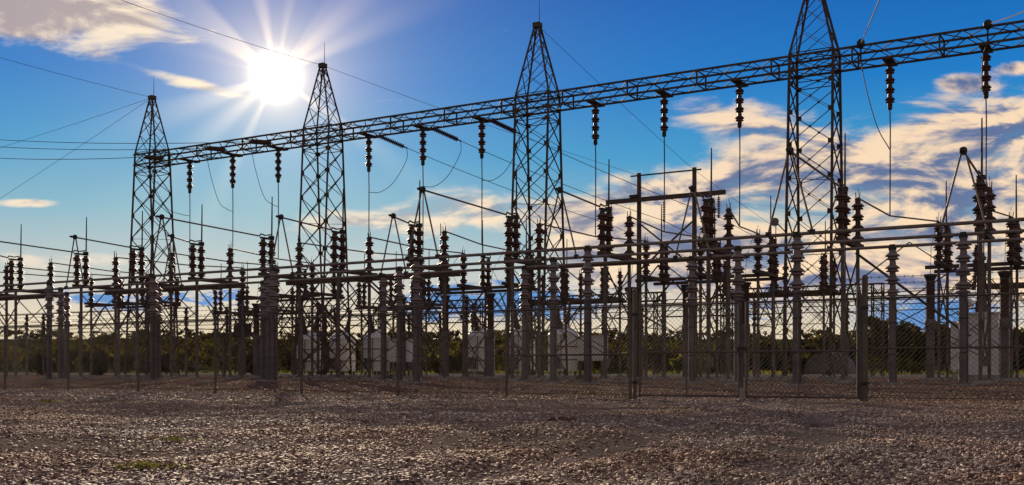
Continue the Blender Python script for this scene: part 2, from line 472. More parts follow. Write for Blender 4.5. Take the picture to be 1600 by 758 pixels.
def gravel(name, n, y0, y1, s0, s1, half, label, power=1.0):
    t = rng.random(n)
    y = y0 + (y1 - y0) * t ** power
    x = (rng.random(n) * 2 - 1) * (y * half + 0.8)
    # stones thin out over a few bare patches
    p = np.sin(x * 0.55 + 1.0) * np.sin(y * 0.7 + 0.3 * x) + 0.5 * np.sin(1.3 * x + 2.1 * y)
    track = np.minimum(np.abs(x - rut(y) - 0.85), np.abs(x - rut(y) + 0.85))
    track2 = np.minimum(np.abs(x - rut2(y) - 0.85), np.abs(x - rut2(y) + 0.85))
    tk = np.maximum(np.exp(-(track / 0.26) ** 2), 0.8 * np.exp(-(track2 / 0.26) ** 2)) * (y < 40)
    keep = rng.random(n) < np.clip(0.95 - 0.75 * np.clip(p - 0.25, 0, 1) - 0.62 * tk, 0.12, 1)
    x, y = x[keep], y[keep]; n = len(x)
    s = s0 + (s1 - s0) * rng.random(n) ** 3.0
    cube = np.array([(i, j, k) for i in (-1, 1) for j in (-1, 1) for k in (-1, 1)], float) * 0.5
    vs = cube[None] + rng.normal(0, 0.19, (n, 8, 3))
    vs *= np.stack([np.ones(n), 0.62 + 0.38 * rng.random(n), 0.38 + 0.35 * rng.random(n)], -1)[:, None, :]
    # random tilt then spin
    th = rng.random(n) * 6.283; ti = rng.normal(0, 0.35, n)
    ct, st = np.cos(ti), np.sin(ti)
    yy = vs[..., 1] * ct[:, None] - vs[..., 2] * st[:, None]; zz = vs[..., 1] * st[:, None] + vs[..., 2] * ct[:, None]
    c, sn = np.cos(th)[:, None], np.sin(th)[:, None]
    xx = vs[..., 0] * c - yy * sn; yy2 = vs[..., 0] * sn + yy * c
    P = np.stack([xx, yy2, zz], -1) * s[:, None, None]
    P[..., 0] += x[:, None]; P[..., 1] += y[:, None]; P[..., 2] += (hgt(x, y) + s * 0.14)[:, None]
    F = np.array([(0, 1, 3, 2), (4, 6, 7, 5), (0, 4, 5, 1), (2, 3, 7, 6), (0, 2, 6, 4), (1, 5, 7, 3)])
    F = (F[None] + (np.arange(n) * 8)[:, None, None]).reshape(-1, 4)
    me = bpy.data.meshes.new(name)
    me.vertices.add(n * 8); me.loops.add(len(F) * 4); me.polygons.add(len(F))
    me.vertices.foreach_set('co', P.reshape(-1))
    me.loops.foreach_set('vertex_index', F.reshape(-1).astype(np.int32))
    me.polygons.foreach_set('loop_start', (np.arange(len(F)) * 4).astype(np.int32))
    me.polygons.foreach_set('loop_total', np.full(len(F), 4, np.int32))
    me.update(calc_edges=True); me.validate()
    me.materials.append(STONE)
    o = bpy.data.objects.new(name, me); C.objects.link(o)
    tag(o, label, None, None, 'stuff')
    return o
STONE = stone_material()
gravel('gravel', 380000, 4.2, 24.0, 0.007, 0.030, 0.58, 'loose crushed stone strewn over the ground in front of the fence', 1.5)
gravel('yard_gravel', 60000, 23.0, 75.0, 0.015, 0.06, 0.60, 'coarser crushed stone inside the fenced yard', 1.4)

# ================================================================ insulator shapes
def post_profile(units, h, r1, r2, neck):
    p = [(neck * 1.25, 0.0), (neck * 1.25, h * 0.06)]
    for i in range(units):
        z = i * h
        p += [(neck, z + h * 0.08), (neck * 1.1, z + h * 0.20), (r2 * 0.94, z + h * 0.19), (r2, z + h * 0.24), (neck * 1.5, z + h * 0.40),
              (neck * 1.45, z + h * 0.47), (r1 * 0.95, z + h * 0.45), (r1, z + h * 0.50), (neck * 1.6, z + h * 0.69), (neck * 1.15, z + h * 0.76),
              (neck * 1.15, z + h * 0.95)]
    z = units * h
    return p + [(neck * 1.2, z - h * 0.03), (neck * 1.2, z)]
PH = 2.32
def post_insulator(parent, mtl, x=0, y=0, z=0, units=4, r=0.335, n=16):
    b = MB().lathe(post_profile(units, PH / units, r, r * 0.88, r * 0.40), n=n)
    return b.build('insulator', mtl, parent, True, loc=(x, y, z))
def disc_profile(n, h, r):
    p = [(r * 0.2, 0)]
    for i in range(n):
        z = i * h
        p += [(r * 0.25, z + h * 0.1), (r * 0.95, z + h * 0.22), (r, z + h * 0.36), (r * 0.5, z + h * 0.62), (r * 0.3, z + h * 0.9)]
    return p + [(r * 0.15, n * h)]

# ================================================================ gantry: lattice towers and the box truss they carry
GD = 66.9
TOWERS = [-77.5, -57.5, -37.6, -17.9, 1.9]
KINK, PEAK = 20.3, 25.2
ZB0, ZB1 = 19.2, 20.12
def tower_sec(z):
    if z <= KINK:
        t = z / KINK
        return 1.42 - 0.09 * t, 1.85 - 1.05 * t
    t = (z - KINK) / (PEAK - KINK)
    return 1.33 * (1 - t) + 0.16 * t, 0.80 * (1 - t) + 0.16 * t
def make_tower():
    t = thing('gantry_tower', '', 'lattice tower', (0, 0, 0), group='lattice towers carrying the truss')
    cor = ((-1, -1), (1, -1), (1, 1), (-1, 1))
    def P(i, z):
        u, v = tower_sec(z); return Vector((cor[i][0] * u, cor[i][1] * v, z))
    for i in range(4):
        b = MB()
        b.angle(P(i, 0.25), P(i, KINK), 0.17, 0.22); b.angle(P(i, KINK), P(i, PEAK), 0.14, 0.22)
        b.build('leg', 'steel', t)
        f = P(i, 0)
        MB().box((f.x, f.y, 0.12), (0.8, 0.8, 0.34)).build('footing', 'conc', t)
    b = MB()
    lv = [0.5, 3.1, 5.6, 8.0, 10.3, 12.5, 14.6, 16.6, 18.4, ZB0, KINK]
    for k in range(len(lv) - 1):
        z0, z1 = lv[k], lv[k + 1]
        for i in range(4):
            j = (i + 1) % 4
            w = 0.085 if k < 9 else 0.07
            b.bar(P(i, z0), P(j, z1), w, 0.03); b.bar(P(j, z0), P(i, z1), w, 0.03)
            if k in (0, 3, 8, 9): b.bar(P(i, z0), P(j, z0), 0.09, 0.04)
            e = (P(j, z0) - P(i, z0)).normalized()
            b.bar(P(i, z0) - e * 0.02, P(i, z0) + e * 0.26, 0.012, 0.30); b.bar(P(j, z0) + e * 0.02, P(j, z0) - e * 0.26, 0.012, 0.30)
            m_ = (P(i, z0) + P(j, z1) + P(j, z0) + P(i, z1)) / 4
            b.bar(m_ - e * 0.07, m_ + e * 0.07, 0.05, 0.14)
    lv = [KINK, 21.9, 23.2, 24.2, PEAK - 0.1]
    for k in range(4):
        for i in range(4):
            j = (i + 1) % 4
            if k == 0: b.bar(P(i, KINK), P(j, KINK), 0.09, 0.04)
            b.bar(P(i, lv[k]), P(j, lv[k + 1]), 0.06, 0.025); b.bar(P(j, lv[k]), P(i, lv[k + 1]), 0.06, 0.025)
    for z in (5.6, 12.5):
        b.bar(P(0, z), P(2, z), 0.06, 0.03); b.bar(P(1, z), P(3, z), 0.06, 0.03)
    b.build('bracing', 'steel', t)
    MB().box((0, 0, PEAK + 0.08), (0.52, 0.52, 0.34)).build('peak_cap', 'steel', t)
    MB().tube([(0.1, 0.1, PEAK + 0.2), (0.1, 0.1, PEAK + 1.2), (0.1, 0.1, PEAK + 2.0)], [0.03, 0.022, 0.012], 6).build('lightning_rod', 'steel', t)
    return t
tower = Repeat(make_tower)
tl = ['leftmost lattice tower, smallest of the row, shield wires fanning from its peak',
      'lattice tower just right of the low sun, second from the left',
      'lattice tower with its peak near the top centre, thin rod above it',
      'tallest looking lattice tower, peak cut by the top edge, behind the gate',
      'lattice tower beyond the right edge carrying the end of the truss']
for a, l in zip(TOWERS, tl): tower(W(a, GD), l)

def make_truss(L, x0):
    t = thing('gantry_truss', '', 'truss', (0, 0, 0), group='box truss spans between the lattice towers')
    hw = 0.82; zc = ZB1 - ZB0
    for y in (-hw, hw):
        for z in (0, zc):
            MB().bar((0, y, z), (L, y, z), 0.13, 0.12).build('chord', 'steel', t)
    b = MB(); n = 8; s = L / n
    for k in range(n):
        x, x2, xm = k * s, (k + 1) * s, (k + 0.5) * s
        for y in (-hw, hw):
            b.bar((x, y, 0), (xm, y, zc), 0.06, 0.05); b.bar((xm, y, zc), (x2, y, 0), 0.06, 0.05)
            if k % 2 == 0: b.bar((x2, y, 0), (x2, y, zc), 0.10, 0.08)
        for z in (0, zc):
            b.bar((x, -hw, z), (xm, hw, z), 0.06, 0.045); b.bar((xm, hw, z), (x2, -hw, z), 0.06, 0.045)
            if k % 2 == 0: b.bar((x2, -hw, z), (x2, hw, z), 0.08, 0.06)
    b.build('lacing', 'steel', t)
    return t
trl = ['box truss span between the two leftmost lattice towers', 'box truss span between the second and third lattice towers',
       'box truss span between the centre tower and the tall right tower', 'box truss span running out of frame right of the tall tower']
for i in range(4):
    a0, a1 = TOWERS[i], TOWERS[i + 1]
    if i == 0: a0 -= 1.5
    t = make_truss(a1 - a0 - 0.01, 0); t.location = W(a0, GD, ZB0); t['label'] = trl[i]

# ---------------------------------------------------------------- insulators hung under the truss, with their drop conductors
STR = [-72.7, -67.5, -62.3, -52.8, -47.6, -42.3, -33.0, -27.9, -22.7, -13.4, -8.1]
def make_hanger():
    t = thing('hanging_insulator', '', 'insulator', (0, 0, 0), group='insulator columns hanging under the truss')
    b = MB(); b.box((0, 0, -0.08), (0.55, 1.9, 0.10)); b.box((0, 0, -0.22), (0.34, 0.34, 0.2))
    b.build('bracket', 'steel', t)
    o = post_insulator(t, 'brown', 0, 0, -0.3 - PH, 4, 0.30)
    b = MB(); b.lathe([(0.12, 0), (0.14, 0.08), (0.14, 0.28), (0.12, 0.34)], (0, 0, -0.62 - PH), 10)
    b.build('clamp', 'dark', t)
    return t
hanger = Repeat(make_hanger)
CEN = [-87.0, -66.3, -46.6, -26.9, -7.2]
PHA = [-72.8, -66.3, -59.9, -53.0, -46.6, -40.3, -33.1, -26.9, -20.7, -13.5, -7.0]
where = ['under the first truss span', 'under the second truss span', 'under the third truss span', 'under the right truss span']
pos3 = ['left', 'middle', 'right']
ZT = ZB0 - 0.62 - PH
TAPZ = 9.92
for i, a in enumerate(STR):
    hanger(W(a, GD, ZB0), f'{pos3[i % 3]} ribbed insulator column hanging {where[i // 3]}')
    o = MB().tube([(0, 0, 0), (0.02, 0, -1.2), (0, 0, TAPZ - ZT)], 0.038, 6).build('drop_conductor', 'wire', None, True, loc=W(a, GD, ZT))
    tag(o, f'vertical conductor dropping from the {pos3[i % 3]} insulator {where[i // 3]}', 'conductor', 'vertical drop conductors')

# ================================================================ near rigid bus: three tubes on porcelain posts
BUSD = [46.5, 50.3, 53.5]; BUSA = [-13.2, -7.0, -10.6]; BUSZ = 6.58
names = ['near', 'middle', 'far']
def make_bus_support():
    t = thing('bus_support', '', 'bus support', (0, 0, 0), group='insulated posts under the three front bus tubes')
    zp = BUSZ - 0.16 - PH
    MB().lathe([(0.195, 0.1), (0.19, 1.6), (0.18, zp - 0.08)], n=14).build('pedestal', 'column', t, True)
    MB().box((0, 0, zp - 0.04), (0.52, 0.52, 0.08)).build('flange', 'column', t); MB().box((0, 0, 0.09), (0.6, 0.6, 0.05)).build('base_plate', 'column', t)
    MB().box((0, 0, 0.0), (0.9, 0.9, 0.13)).build('footing', 'conc', t)
    MB().tube([(0.20, -0.12, 0.05), (0.20, -0.12, zp - 0.5), (0.05, -0.19, zp - 0.2)], 0.02, 6).build('ground_lead', 'dark', t, True)
    for z in (1.4, 2.9): MB().lathe([(0.17, z), (0.215, z + 0.005), (0.215, z + 0.055), (0.17, z + 0.06)], n=14).build('band', 'dark', t)
    post_insulator(t, 'porc', 0, 0, zp, 4, 0.35, 20)
    b = MB().box((0, 0, BUSZ - 0.11), (0.34, 0.22, 0.10)); b.box((0, 0, BUSZ), (0.24, 0.2, 0.2)); b.build('clamp', 'dark', t)
    return t
bsup = Repeat(make_bus_support)
for r in range(3):
    xs_ = [BUSA[r] - 10.15 * n for n in range(0, 12)]
    xs_ = sorted(a for a in xs_ if -40 < sx(a, BUSD[r]) < 1640)
    for i, a in enumerate(xs_):
        bsup(W(a, BUSD[r]), f'grey steel post with ribbed porcelain under the {names[r]} bus tube, {nth(i)}')
    x0, x1 = A_of(-120, BUSD[r]), A_of(1760, BUSD[r])
    o = MB().tube([(0, 0, 0), (x1 - x0, 0, 0)], 0.078, 10).build('bus_tube', 'alu', None, True, loc=W(x0, BUSD[r], BUSZ), rz=YARD)
    tag(o, f'long straight aluminium bus tube, {["highest in view, nearest the fence", "between the other two front tubes", "lowest in view of the three front tubes"][r]}', 'bus tube', 'three front bus tubes')

# ================================================================ disconnect switches on lattice platforms
PZ = 7.2
def make_switch(front_pair, mtl):
    """a vertical-break switch standing open: two columns carrying the raised blade, one column with the jaw 3.3 m away"""
    t = thing('disconnect_switch', '', 'switch', (0, 0, 0))
    s = 1 if front_pair else -1
    MB().box((0, s * 1.65, 0.12), (0.36, 4.7, 0.24)).build('base_beam', 'steel', t)
    post_insulator(t, mtl, 0, -0.40 * s, 0.24)
    post_insulator(t, mtl, 0, 0.42 * s, 0.24)
    post_insulator(t, mtl, 0, 3.30 * s, 0.24)
    zt = 0.24 + PH
    b = MB(); b.box((0, 0.0, zt + 0.10), (0.22, 1.2, 0.12)); b.box((0, 0.42 * s, zt + 0.22), (0.3, 0.3, 0.2))
    b.tube([(0, -0.75 * s, zt + 0.2), (0, -0.6 * s, zt + 0.36), (0, -0.2 * s, zt + 0.30), (0, 0.1 * s, zt + 0.36), (0, 0.35 * s, zt + 0.42)], 0.05, 6)
    b.build('hinge', 'dark', t)
    MB().tube([(0, 0.46 * s, zt + 0.2), (0, 0.48 * s, zt + 1.6), (0, 0.50 * s, zt + 3.1)], [0.055, 0.05, 0.035], 8).build('blade', 'steel', t, True)
    b = MB(); b.box((0, 3.3 * s, zt + 0.06), (0.24, 0.3, 0.12))
    for dx in (-0.09, 0.09): b.tube([(dx, 3.3 * s, zt + 0.1), (dx * 1.3, 3.28 * s, zt + 0.45)], 0.028, 6)
    b.tube([(0.0, 3.35 * s, zt + 0.1), (0.0, 3.42 * s, zt + 0.5), (0.0, 3.3 * s, zt + 0.72)], 0.014, 5)
    b.build('jaw', 'dark', t)
    return t
sw_front = Repeat(lambda: make_switch(True, 'brown'))
sw_rear = Repeat(lambda: make_switch(False, 'brown'))
sw_back = Repeat(lambda: make_switch(True, 'brown'))

def make_platform(offs, front, extra=1.2, hb=0.22, rows=(0, 3.3), heavy=False, gear=False):
    """beams, posts and bracing under the switches of one bay; y=0 is the pair/jaw row nearest the fence"""
    t = thing('switch_platform', '', 'platform', (0, 0, 0))
    x0, x1 = min(offs) - extra, max(offs) + extra
    for y in (0, 3.3):
        if y in rows: MB().box(((x0 + x1) / 2, y, PZ - hb / 2), (x1 - x0, 0.24, hb)).build('beam', 'steel', t)
    br = MB()
    for x in offs:
        for y in (0, 3.3):
            b = MB().bar((x, y, 0.2), (x, y, PZ - (hb if y in rows else 0.003)), 0.16, 0.16); b.box((x, y, 0.18), (0.45, 0.45, 0.04)); b.build('post', 'galv', t)
            MB().box((x, y, 0.05), (0.7, 0.7, 0.24)).build('footing', 'conc', t)
        br.bar((x, 0, 0.5), (x, 3.3, 3.6), 0.07, 0.05); br.bar((x, 3.3, 0.5), (x, 0, 3.6), 0.07, 0.05)
        br.bar((x, 0, 3.8), (x, 3.3, PZ - 0.5), 0.07, 0.05); br.bar((x, 3.3, 3.8), (x, 0, PZ - 0.5), 0.07, 0.05)
        br.bar((x, 0, 3.7), (x, 3.3, 3.7), 0.08, 0.06)
    so_ = sorted(offs)
    for p, q in zip(so_[:-1], so_[1:]):
        m = (p + q) / 2
        for y in rows:
            br.bar((p, y, PZ - 2.4), (p + 1.9, y, PZ - 0.3), 0.08, 0.06); br.bar((q, y, PZ - 2.4), (q - 1.9, y, PZ - 0.3), 0.08, 0.06)
        br.bar((p, 3.3, 4.4), (q, 3.3, 1.2), 0.06, 0.045); br.bar((q, 3.3, 4.4), (p, 3.3, 1.2), 0.06, 0.045)
        br.bar((p, 3.3, 4.6), (q, 3.3, 4.6), 0.07, 0.06)
    if gear:
        for x in offs:
            MB().tube([(x + 0.16, -0.12, 1.2), (x + 0.16, -0.12, PZ)], 0.028, 6).build('operating_rod', 'galv', t, True)
            MB().box((x + 0.16, -0.2, 1.1), (0.34, 0.26, 0.5)).build('operating_box', 'galv', t)
    for p, q in zip(so_[:-1], so_[1:]):
        br.bar((p, 0, 5.0), (q, 0, 1.6), 0.06, 0.045); br.bar((q, 0, 5.0), (p, 0, 1.6), 0.06, 0.045)
        br.bar((p, 0, PZ - 2.6), ((p + q) / 2, 0, PZ - 0.2), 0.07, 0.05); br.bar((q, 0, PZ - 2.6), ((p + q) / 2, 0, PZ - 0.2), 0.07, 0.05)
    if heavy:
        for p in so_[:-1]:
            for dy in (-0.5, 0.1):
                br.bar((p, 3.3 + dy, PZ - 0.3), (p + 5.6, 3.3 + dy, 2.4), 0.13, 0.09)
            br.bar((p + 5.6, 3.0, PZ - 0.9), (p + 2.4, 3.0, 4.2), 0.08, 0.06)
    br.build('bracing', 'steel', t)
    return t
bay = ['at the left edge', 'by the left tower', 'left of the centre tower', 'right of the centre tower', 'at the right edge']
AD, BD, DD = 55.8, 71.0, 88.0
phase_by_bay = [[-93.3, -87.2, -81.1], PHA[0:3], PHA[3:6], PHA[6:9], [-13.5, -7.0, -0.9]]
pn = ['left', 'middle', 'right']
for g, cen in enumerate(CEN):
    # front row
    P_ = phase_by_bay[g]
    vis = [a for a in P_ if -60 < sx(a, AD + 3.3) < 1660 or -20 < sx(a, AD) < 1620]
    pf = make_platform([a - cen for a in vis], True, 1.2, 0.34 if g < 3 else 0.2, (3.3,) if g < 4 else (), g in (2, 4), True); pf.location = W(cen, AD)
    tag(pf, f'steel platform on braced posts under the front switches, {bay[g]}', None, 'braced steel switch platforms')
    for a in vis:
        s = sw_front(W(a, AD, PZ), f'{pn[P_.index(a)]} tall open disconnect switch of the front row, {bay[g]}')
        s['group'] = 'front row of open disconnect switches'
    # second row, behind the gantry: jaw towards the fence
    offs = [-4.1, 0.0, 4.1]
    vis = [o for o in offs if -30 < sx(cen + o, BD) < 1640]
    if vis:
        pf = make_platform(vis, False, 0.8); pf.location = W(cen, BD)
        tag(pf, f'steel platform on braced posts just behind the truss, {bay[g]}', None, 'braced steel switch platforms')
        for o in vis:
            s = sw_rear(W(cen + o, BD + 3.3, PZ), f'{pn[offs.index(o)]} open disconnect switch just behind the truss, {bay[g]}')
            s['group'] = 'disconnect switches just behind the truss'
    # third row, farther back
    vis = [o for o in offs if -30 < sx(cen + o, DD) < 1640]
    if vis:
        pf = make_platform(vis, True, 0.8); pf.location = W(cen, DD)
        tag(pf, f'distant steel switch platform behind the tanks, {bay[g]}', None, 'braced steel switch platforms')
        for o in vis:
            s = sw_back(W(cen + o, DD, PZ), f'{pn[offs.index(o)]} distant disconnect switch of the rearmost row, {bay[g]}')
            s['group'] = 'rearmost row of disconnect switches'

# ---------------------------------------------------------------- risers: inverted V struts on a bus tube holding a tap tube to each front switch
RZ = 10.22
k = 0
for g in range(5):
    for j, a in enumerate(phase_by_bay[g]):
        d0 = BUSD[j]
        if not -80 < sx(a, AD) < 1700: continue
        t = thing('bus_riser', f'inverted V riser standing on the {names[j]} bus tube, {bay[g]}', 'bus riser', W(a, d0, BUSZ), group='inverted V bus risers')
        h = RZ - BUSZ
        for s in (-1, 1):
            MB().tube([(s * 0.97, 0, 0.10), (s * 0.06, 0, h)], 0.045, 8).build('strut', 'alu', t, True)
        b = MB(); b.lathe([(0.12, -0.16), (0.16, -0.08), (0.16, 0.08), (0.10, 0.16)], (0, 0, h), 10); b.box((0, -0.15, h), (0.16, 0.5, 0.12))
        b.build('apex_fitting', 'dark', t)
        for s in (-1, 1): MB().box((s * 0.97, 0, 0.06), (0.2, 0.2, 0.2)).build('clamp', 'dark', t)
        ze = PZ + 0.24 + PH + 0.2
        MB().tube([(0, -0.35, h), (0, AD - 0.7 - d0, ze - BUSZ)], 0.052, 8).build('tap_tube', 'alu', t, True)

# ---------------------------------------------------------------- tap tubes from the front jaws back to the second row
def lerp(a, b, t): return a + (b - a) * t
def sag(p, q, s, n=14):
    p, q = Vector(p), Vector(q)
    return [p.lerp(q, i / n) - Vector((0, 0, s * 4 * (i / n) * (1 - i / n))) for i in range(n + 1)]
def smooth(pts, k=7):
    p = [Vector(q) for q in pts]; p = [p[0] * 2 - p[1]] + p + [p[-1] * 2 - p[-2]]
    out = []
    for i in range(1, len(p) - 2):
        for j in range(k):
            t = j / k; a, b, c, d = p[i - 1:i + 3]
            out.append(0.5 * (2 * b + (c - a) * t + (2 * a - 5 * b + 4 * c - d) * t * t + (3 * b - a - 3 * c + d) * t ** 3))
    return out + [p[-2]]
def wire(name, pts, r, label, cat, group, m='wire', n=5):
    if name == 'jumper_loop': pts = smooth(pts)
    o0 = Vector(pts[0])
    o = MB().tube([Vector(p) - o0 for p in pts], r, n).build(name, m, None, True, loc=o0)
    return tag(o, label, cat, group)
for g in range(5):
    for j, a in enumerate(phase_by_bay[g]):
        b_ = CEN[g] + (-4.1, 0, 4.1)[j]
        if not (-60 < sx(a, AD + 3.3) < 1680): continue
        zj = PZ + 0.24 + PH + 0.15
        ms = STR[(g - 1) * 3 + j] if 0 < g and (g - 1) * 3 + j < len(STR) else lerp(a, b_, .655) - 1.0
        wire('tap_tube', [W(a, AD + 3.3, zj), W(ms, GD, zj), W(b_, BD, zj)], 0.05,
             f'{pn[j]} tap tube from front switches to those behind truss, {bay[g]}', 'bus tube', 'tap tubes joining the switch rows', 'alu', 8)

# ================================================================ instrument transformers behind the truss row
def make_cvt():
    t = thing('instrument_transformer', '', 'transformer', (0, 0, 0), group='capped porcelain instrument transformers')
    MB().box((0, 0, 0.05), (1.0, 1.0, 0.3)).build('footing', 'conc', t)
    b = MB().bar((0, 0, 0.2), (0, 0, 3.1), 0.42, 0.42); b.box((0, 0, 3.13), (0.62, 0.62, 0.07)); b.build('pedestal', 'column', t)
    MB().lathe([(0.30, 0), (0.33, 0.05), (0.33, 0.5), (0.29, 0.56)], (0, 0, 3.165), 14).build('base_tank', 'column', t, True)
    pr = [(0.25, 0)]
    for i in range(26):
        pr += [(0.25, i * 0.088 + 0.02), (0.295, i * 0.088 + 0.032), (0.25, i * 0.088 + 0.07)]
    pr.append((0.25, 2.3))
    MB().lathe(pr, (0, 0, 3.725), 16).build('porcelain_column', 'brown', t, True)
    MB().lathe([(0.25, 0), (0.27, 0.1), (0.40, 0.34), (0.40, 0.42), (0.12, 0.45)], (0, 0, 6.02), 16).build('cap', 'dark', t, True)
    return t
cvt = Repeat(make_cvt)
CVD = 68.6
for g in (1, 2, 3, 4):
    for j, o in enumerate((-4.2, -0.1, 4.0)):
        x = sx(CEN[g] + o, CVD)
        if g in (1,) and j != 1: continue
        if -20 < x < 1620:
            cvt(W(CEN[g] + o, CVD), f'{pn[j]} thick capped porcelain column behind the truss, {bay[g]}')
            wire('lead_wire', [W(CEN[g] + o, CVD, 6.45), W(CEN[g] + o, CVD + 0.3, 8.2), W(CEN[g] + o * 0.98, CVD + 2.2, 9.95)], 0.016,
                 f'thin lead rising from the {pn[j]} capped porcelain column, {bay[g]}', 'conductor', 'thin leads above the porcelain columns')

# ================================================================ oil circuit breakers: drum tanks with splayed bushings
BK = 80.0
def bushing(t, y, ang, z0):
    m = Matrix.Rotation(R(ang), 3, 'X')
    pr = [(0.30, -0.2), (0.30, 0.15)]
    n = 14
    for i in range(n):
        r = 0.29 - 0.15 * i / n; z = 0.2 + i * 0.14
        pr += [(r * 0.8, z), (r, z + 0.03), (r * 0.8, z + 0.10)]
    pr += [(0.11, 2.2), (0.14, 2.25), (0.13, 2.45), (0.05, 2.5)]
    return MB().lathe(pr, (0, y, z0), 14, m).build('bushing', 'brown', t, True)
def make_breaker():
    t = thing('oil_circuit_breaker', '', 'circuit breaker', (0, 0, 0), group='drum shaped oil circuit breakers')
    MB().box((0, 0, 0.08), (2.6, 2.6, 0.3)).build('footing', 'conc', t)
    b = MB().lathe([(1.18, 0.55), (1.24, 0.6), (1.24, 3.55), (1.29, 3.57), (1.29, 3.69), (1.12, 3.88), (0.66, 4.25), (0.25, 4.42)], n=32)
    b.box((0, 0, 4.44), (0.5, 0.9, 0.16)); b.build('tank', 'tank', t, True)
    b = MB()
    for s in (-1, 1):
        for q in (-1, 1): b.bar((s * 0.75, q * 0.75, 0.2), (s * 0.75, q * 0.75, 0.62), 0.14)
    for z in (1.5, 2.6): b.lathe([(1.245, z), (1.28, z + 0.01), (1.28, z + 0.09), (1.245, z + 0.1)], n=32)
    b.build('frame', 'galv', t)
    b = MB().box((0, -1.36, 1.3), (0.7, 0.28, 1.0)); b.build('mechanism_box', 'column', t)
    MB().tube([(0.5, -1.30, 0.3), (0.5, -1.30, 3.5), (0.3, -0.9, 4.0)], 0.04, 6).build('conduit', 'galv', t, True)
    bushing(t, -0.55, 17, 4.1); bushing(t, 0.55, -17, 4.1)
    return t
breaker = Repeat(make_breaker)
for g in (1, 2):
    for j, o in enumerate((-4.1, 0.0, 4.1)):
        breaker(W(CEN[g] + o, BK), f'{pn[j]} pale drum tank with two splayed bushings, {bay[g]}')
        a = CEN[g] + o
        wire('jumper_wire', sag(W(a, BD + 3.6, 9.9), W(a, BK - 1.2, 6.5), 0.5), 0.018, f'slack jumper down to front of {pn[j]} drum tank, {bay[g]}', 'conductor', 'slack jumpers at the drum tanks')
        wire('jumper_wire', sag(W(a, BK + 1.2, 6.5), W(a, DD - 0.4, 9.9), 0.6), 0.018, f'slack jumper up from rear of {pn[j]} drum tank, {bay[g]}', 'conductor', 'slack jumpers at the drum tanks')
    # cabinet on legs next to the tanks
    t = thing('control_cabinet', f'pale control cabinet on legs right of the drum tanks, {bay[g]}', 'cabinet', W(CEN[g] + 6.6, BK + 0.6), group='control cabinets on legs')
    MB().box((0, 0, 2.45), (2.3, 1.1, 2.0)).build('body', 'tank', t)
    MB().box((-0.56, -0.565, 2.45), (1.04, 0.03, 1.8)).build('door', 'tank', t); MB().box((0.56, -0.565, 2.45), (1.04, 0.03, 1.8)).build('door', 'tank', t)
    MB().box((0, 0, 3.49), (2.5, 1.3, 0.08)).build('roof', 'tank', t)
    for s in (-1, 1):
        for q_ in (-1, 1): MB().bar((s * 1.0, q_ * 0.42, 0), (s * 1.0, q_ * 0.42, 1.45), 0.12).build('leg', 'galv', t)

# power transformers at the right edge: ribbed pale tanks
def make_trafo():
    t = thing('power_transformer', '', 'transformer', (0, 0, 0), group='pale box shaped power transformers')
    MB().box((0, 0, 0.15), (3.3, 3.4, 0.4)).build('footing', 'conc', t)
    MB().box((0, 0, 2.42), (2.5, 2.6, 4.1)).build('tank', 'tank', t)
    MB().box((0, 0, 4.53), (2.8, 2.9, 0.12)).build('lid', 'tank', t)
    for s in (-1, 1):
        b = MB()
        for i in range(8): b.box((s * 1.55, -1.05 + i * 0.3, 2.3), (0.5, 0.09, 3.2))
        b.box((s * 1.55, 0, 3.98), (0.16, 2.5, 0.14)); b.box((s * 1.55, 0, 0.62), (0.16, 2.5, 0.14))
        b.build('radiator', 'tank', t)
    for y in (-0.8, 0.8):
        bushing(t, y, -12 if y > 0 else 12, 4.6)
    MB().lathe([(0.05, -0.8), (0.36, -0.78), (0.36, 0.78), (0.05, 0.8)], (-0.9, 0, 5.3), 14, Matrix.Rotation(R(90), 3, 'X')).build('conservator', 'tank', t, True)
    b = MB(); b.bar((-0.9, -0.5, 4.55), (-0.9, -0.5, 5.0), 0.1); b.bar((-0.9, 0.5, 4.55), (-0.9, 0.5, 5.0), 0.1); b.build('bracket', 'galv', t)
    return t
trafo = Repeat(make_trafo)
trafo(W(-10.0, BK), 'pale ribbed transformer tank behind the fence near the right edge, trees to its left')
trafo(W(-5.0, BK), 'pale ribbed transformer tank cut by the right edge')

# ================================================================ wooden H frame with crossarm behind the yard
HD = 88.0; HA = (-39.1, -33.9)
t = thing('pole_frame', 'two wooden poles joined by a crossarm, standing beyond the truss', 'utility poles', W(-36.5, HD))
for a in HA:
    MB().tube([(a + 36.5, 0, 0), (a + 36.5, 0, 9), (a + 36.5, 0, 18.2)], [0.26, 0.23, 0.19], 12).build('pole', 'wood', t, True)
MB().box((-0.1, -0.28, 15.8), (11.2, 0.18, 0.40)).build('crossarm', 'wood', t)
MB().tube([(-3.3, -0.2, 17.95), (3.3, -0.2, 17.95)], 0.07, 8).build('top_rail', 'steel', t, True)
b = MB(); b.bar((-2.6, -0.22, 13.8), (2.6, -0.22, 9.6), 0.18, 0.12); b.build('brace', 'wood', t)
b = MB(); b.bar((2.6, 0.22, 13.8), (-2.6, 0.22, 9.6), 0.18, 0.12); b.build('brace', 'wood', t)
MB().box((-2.9, -0.3, 16.14), (0.9, 0.3, 0.24)).build('bracket', 'dark', t)
HS = [-41.7, -36.6, -31.6]
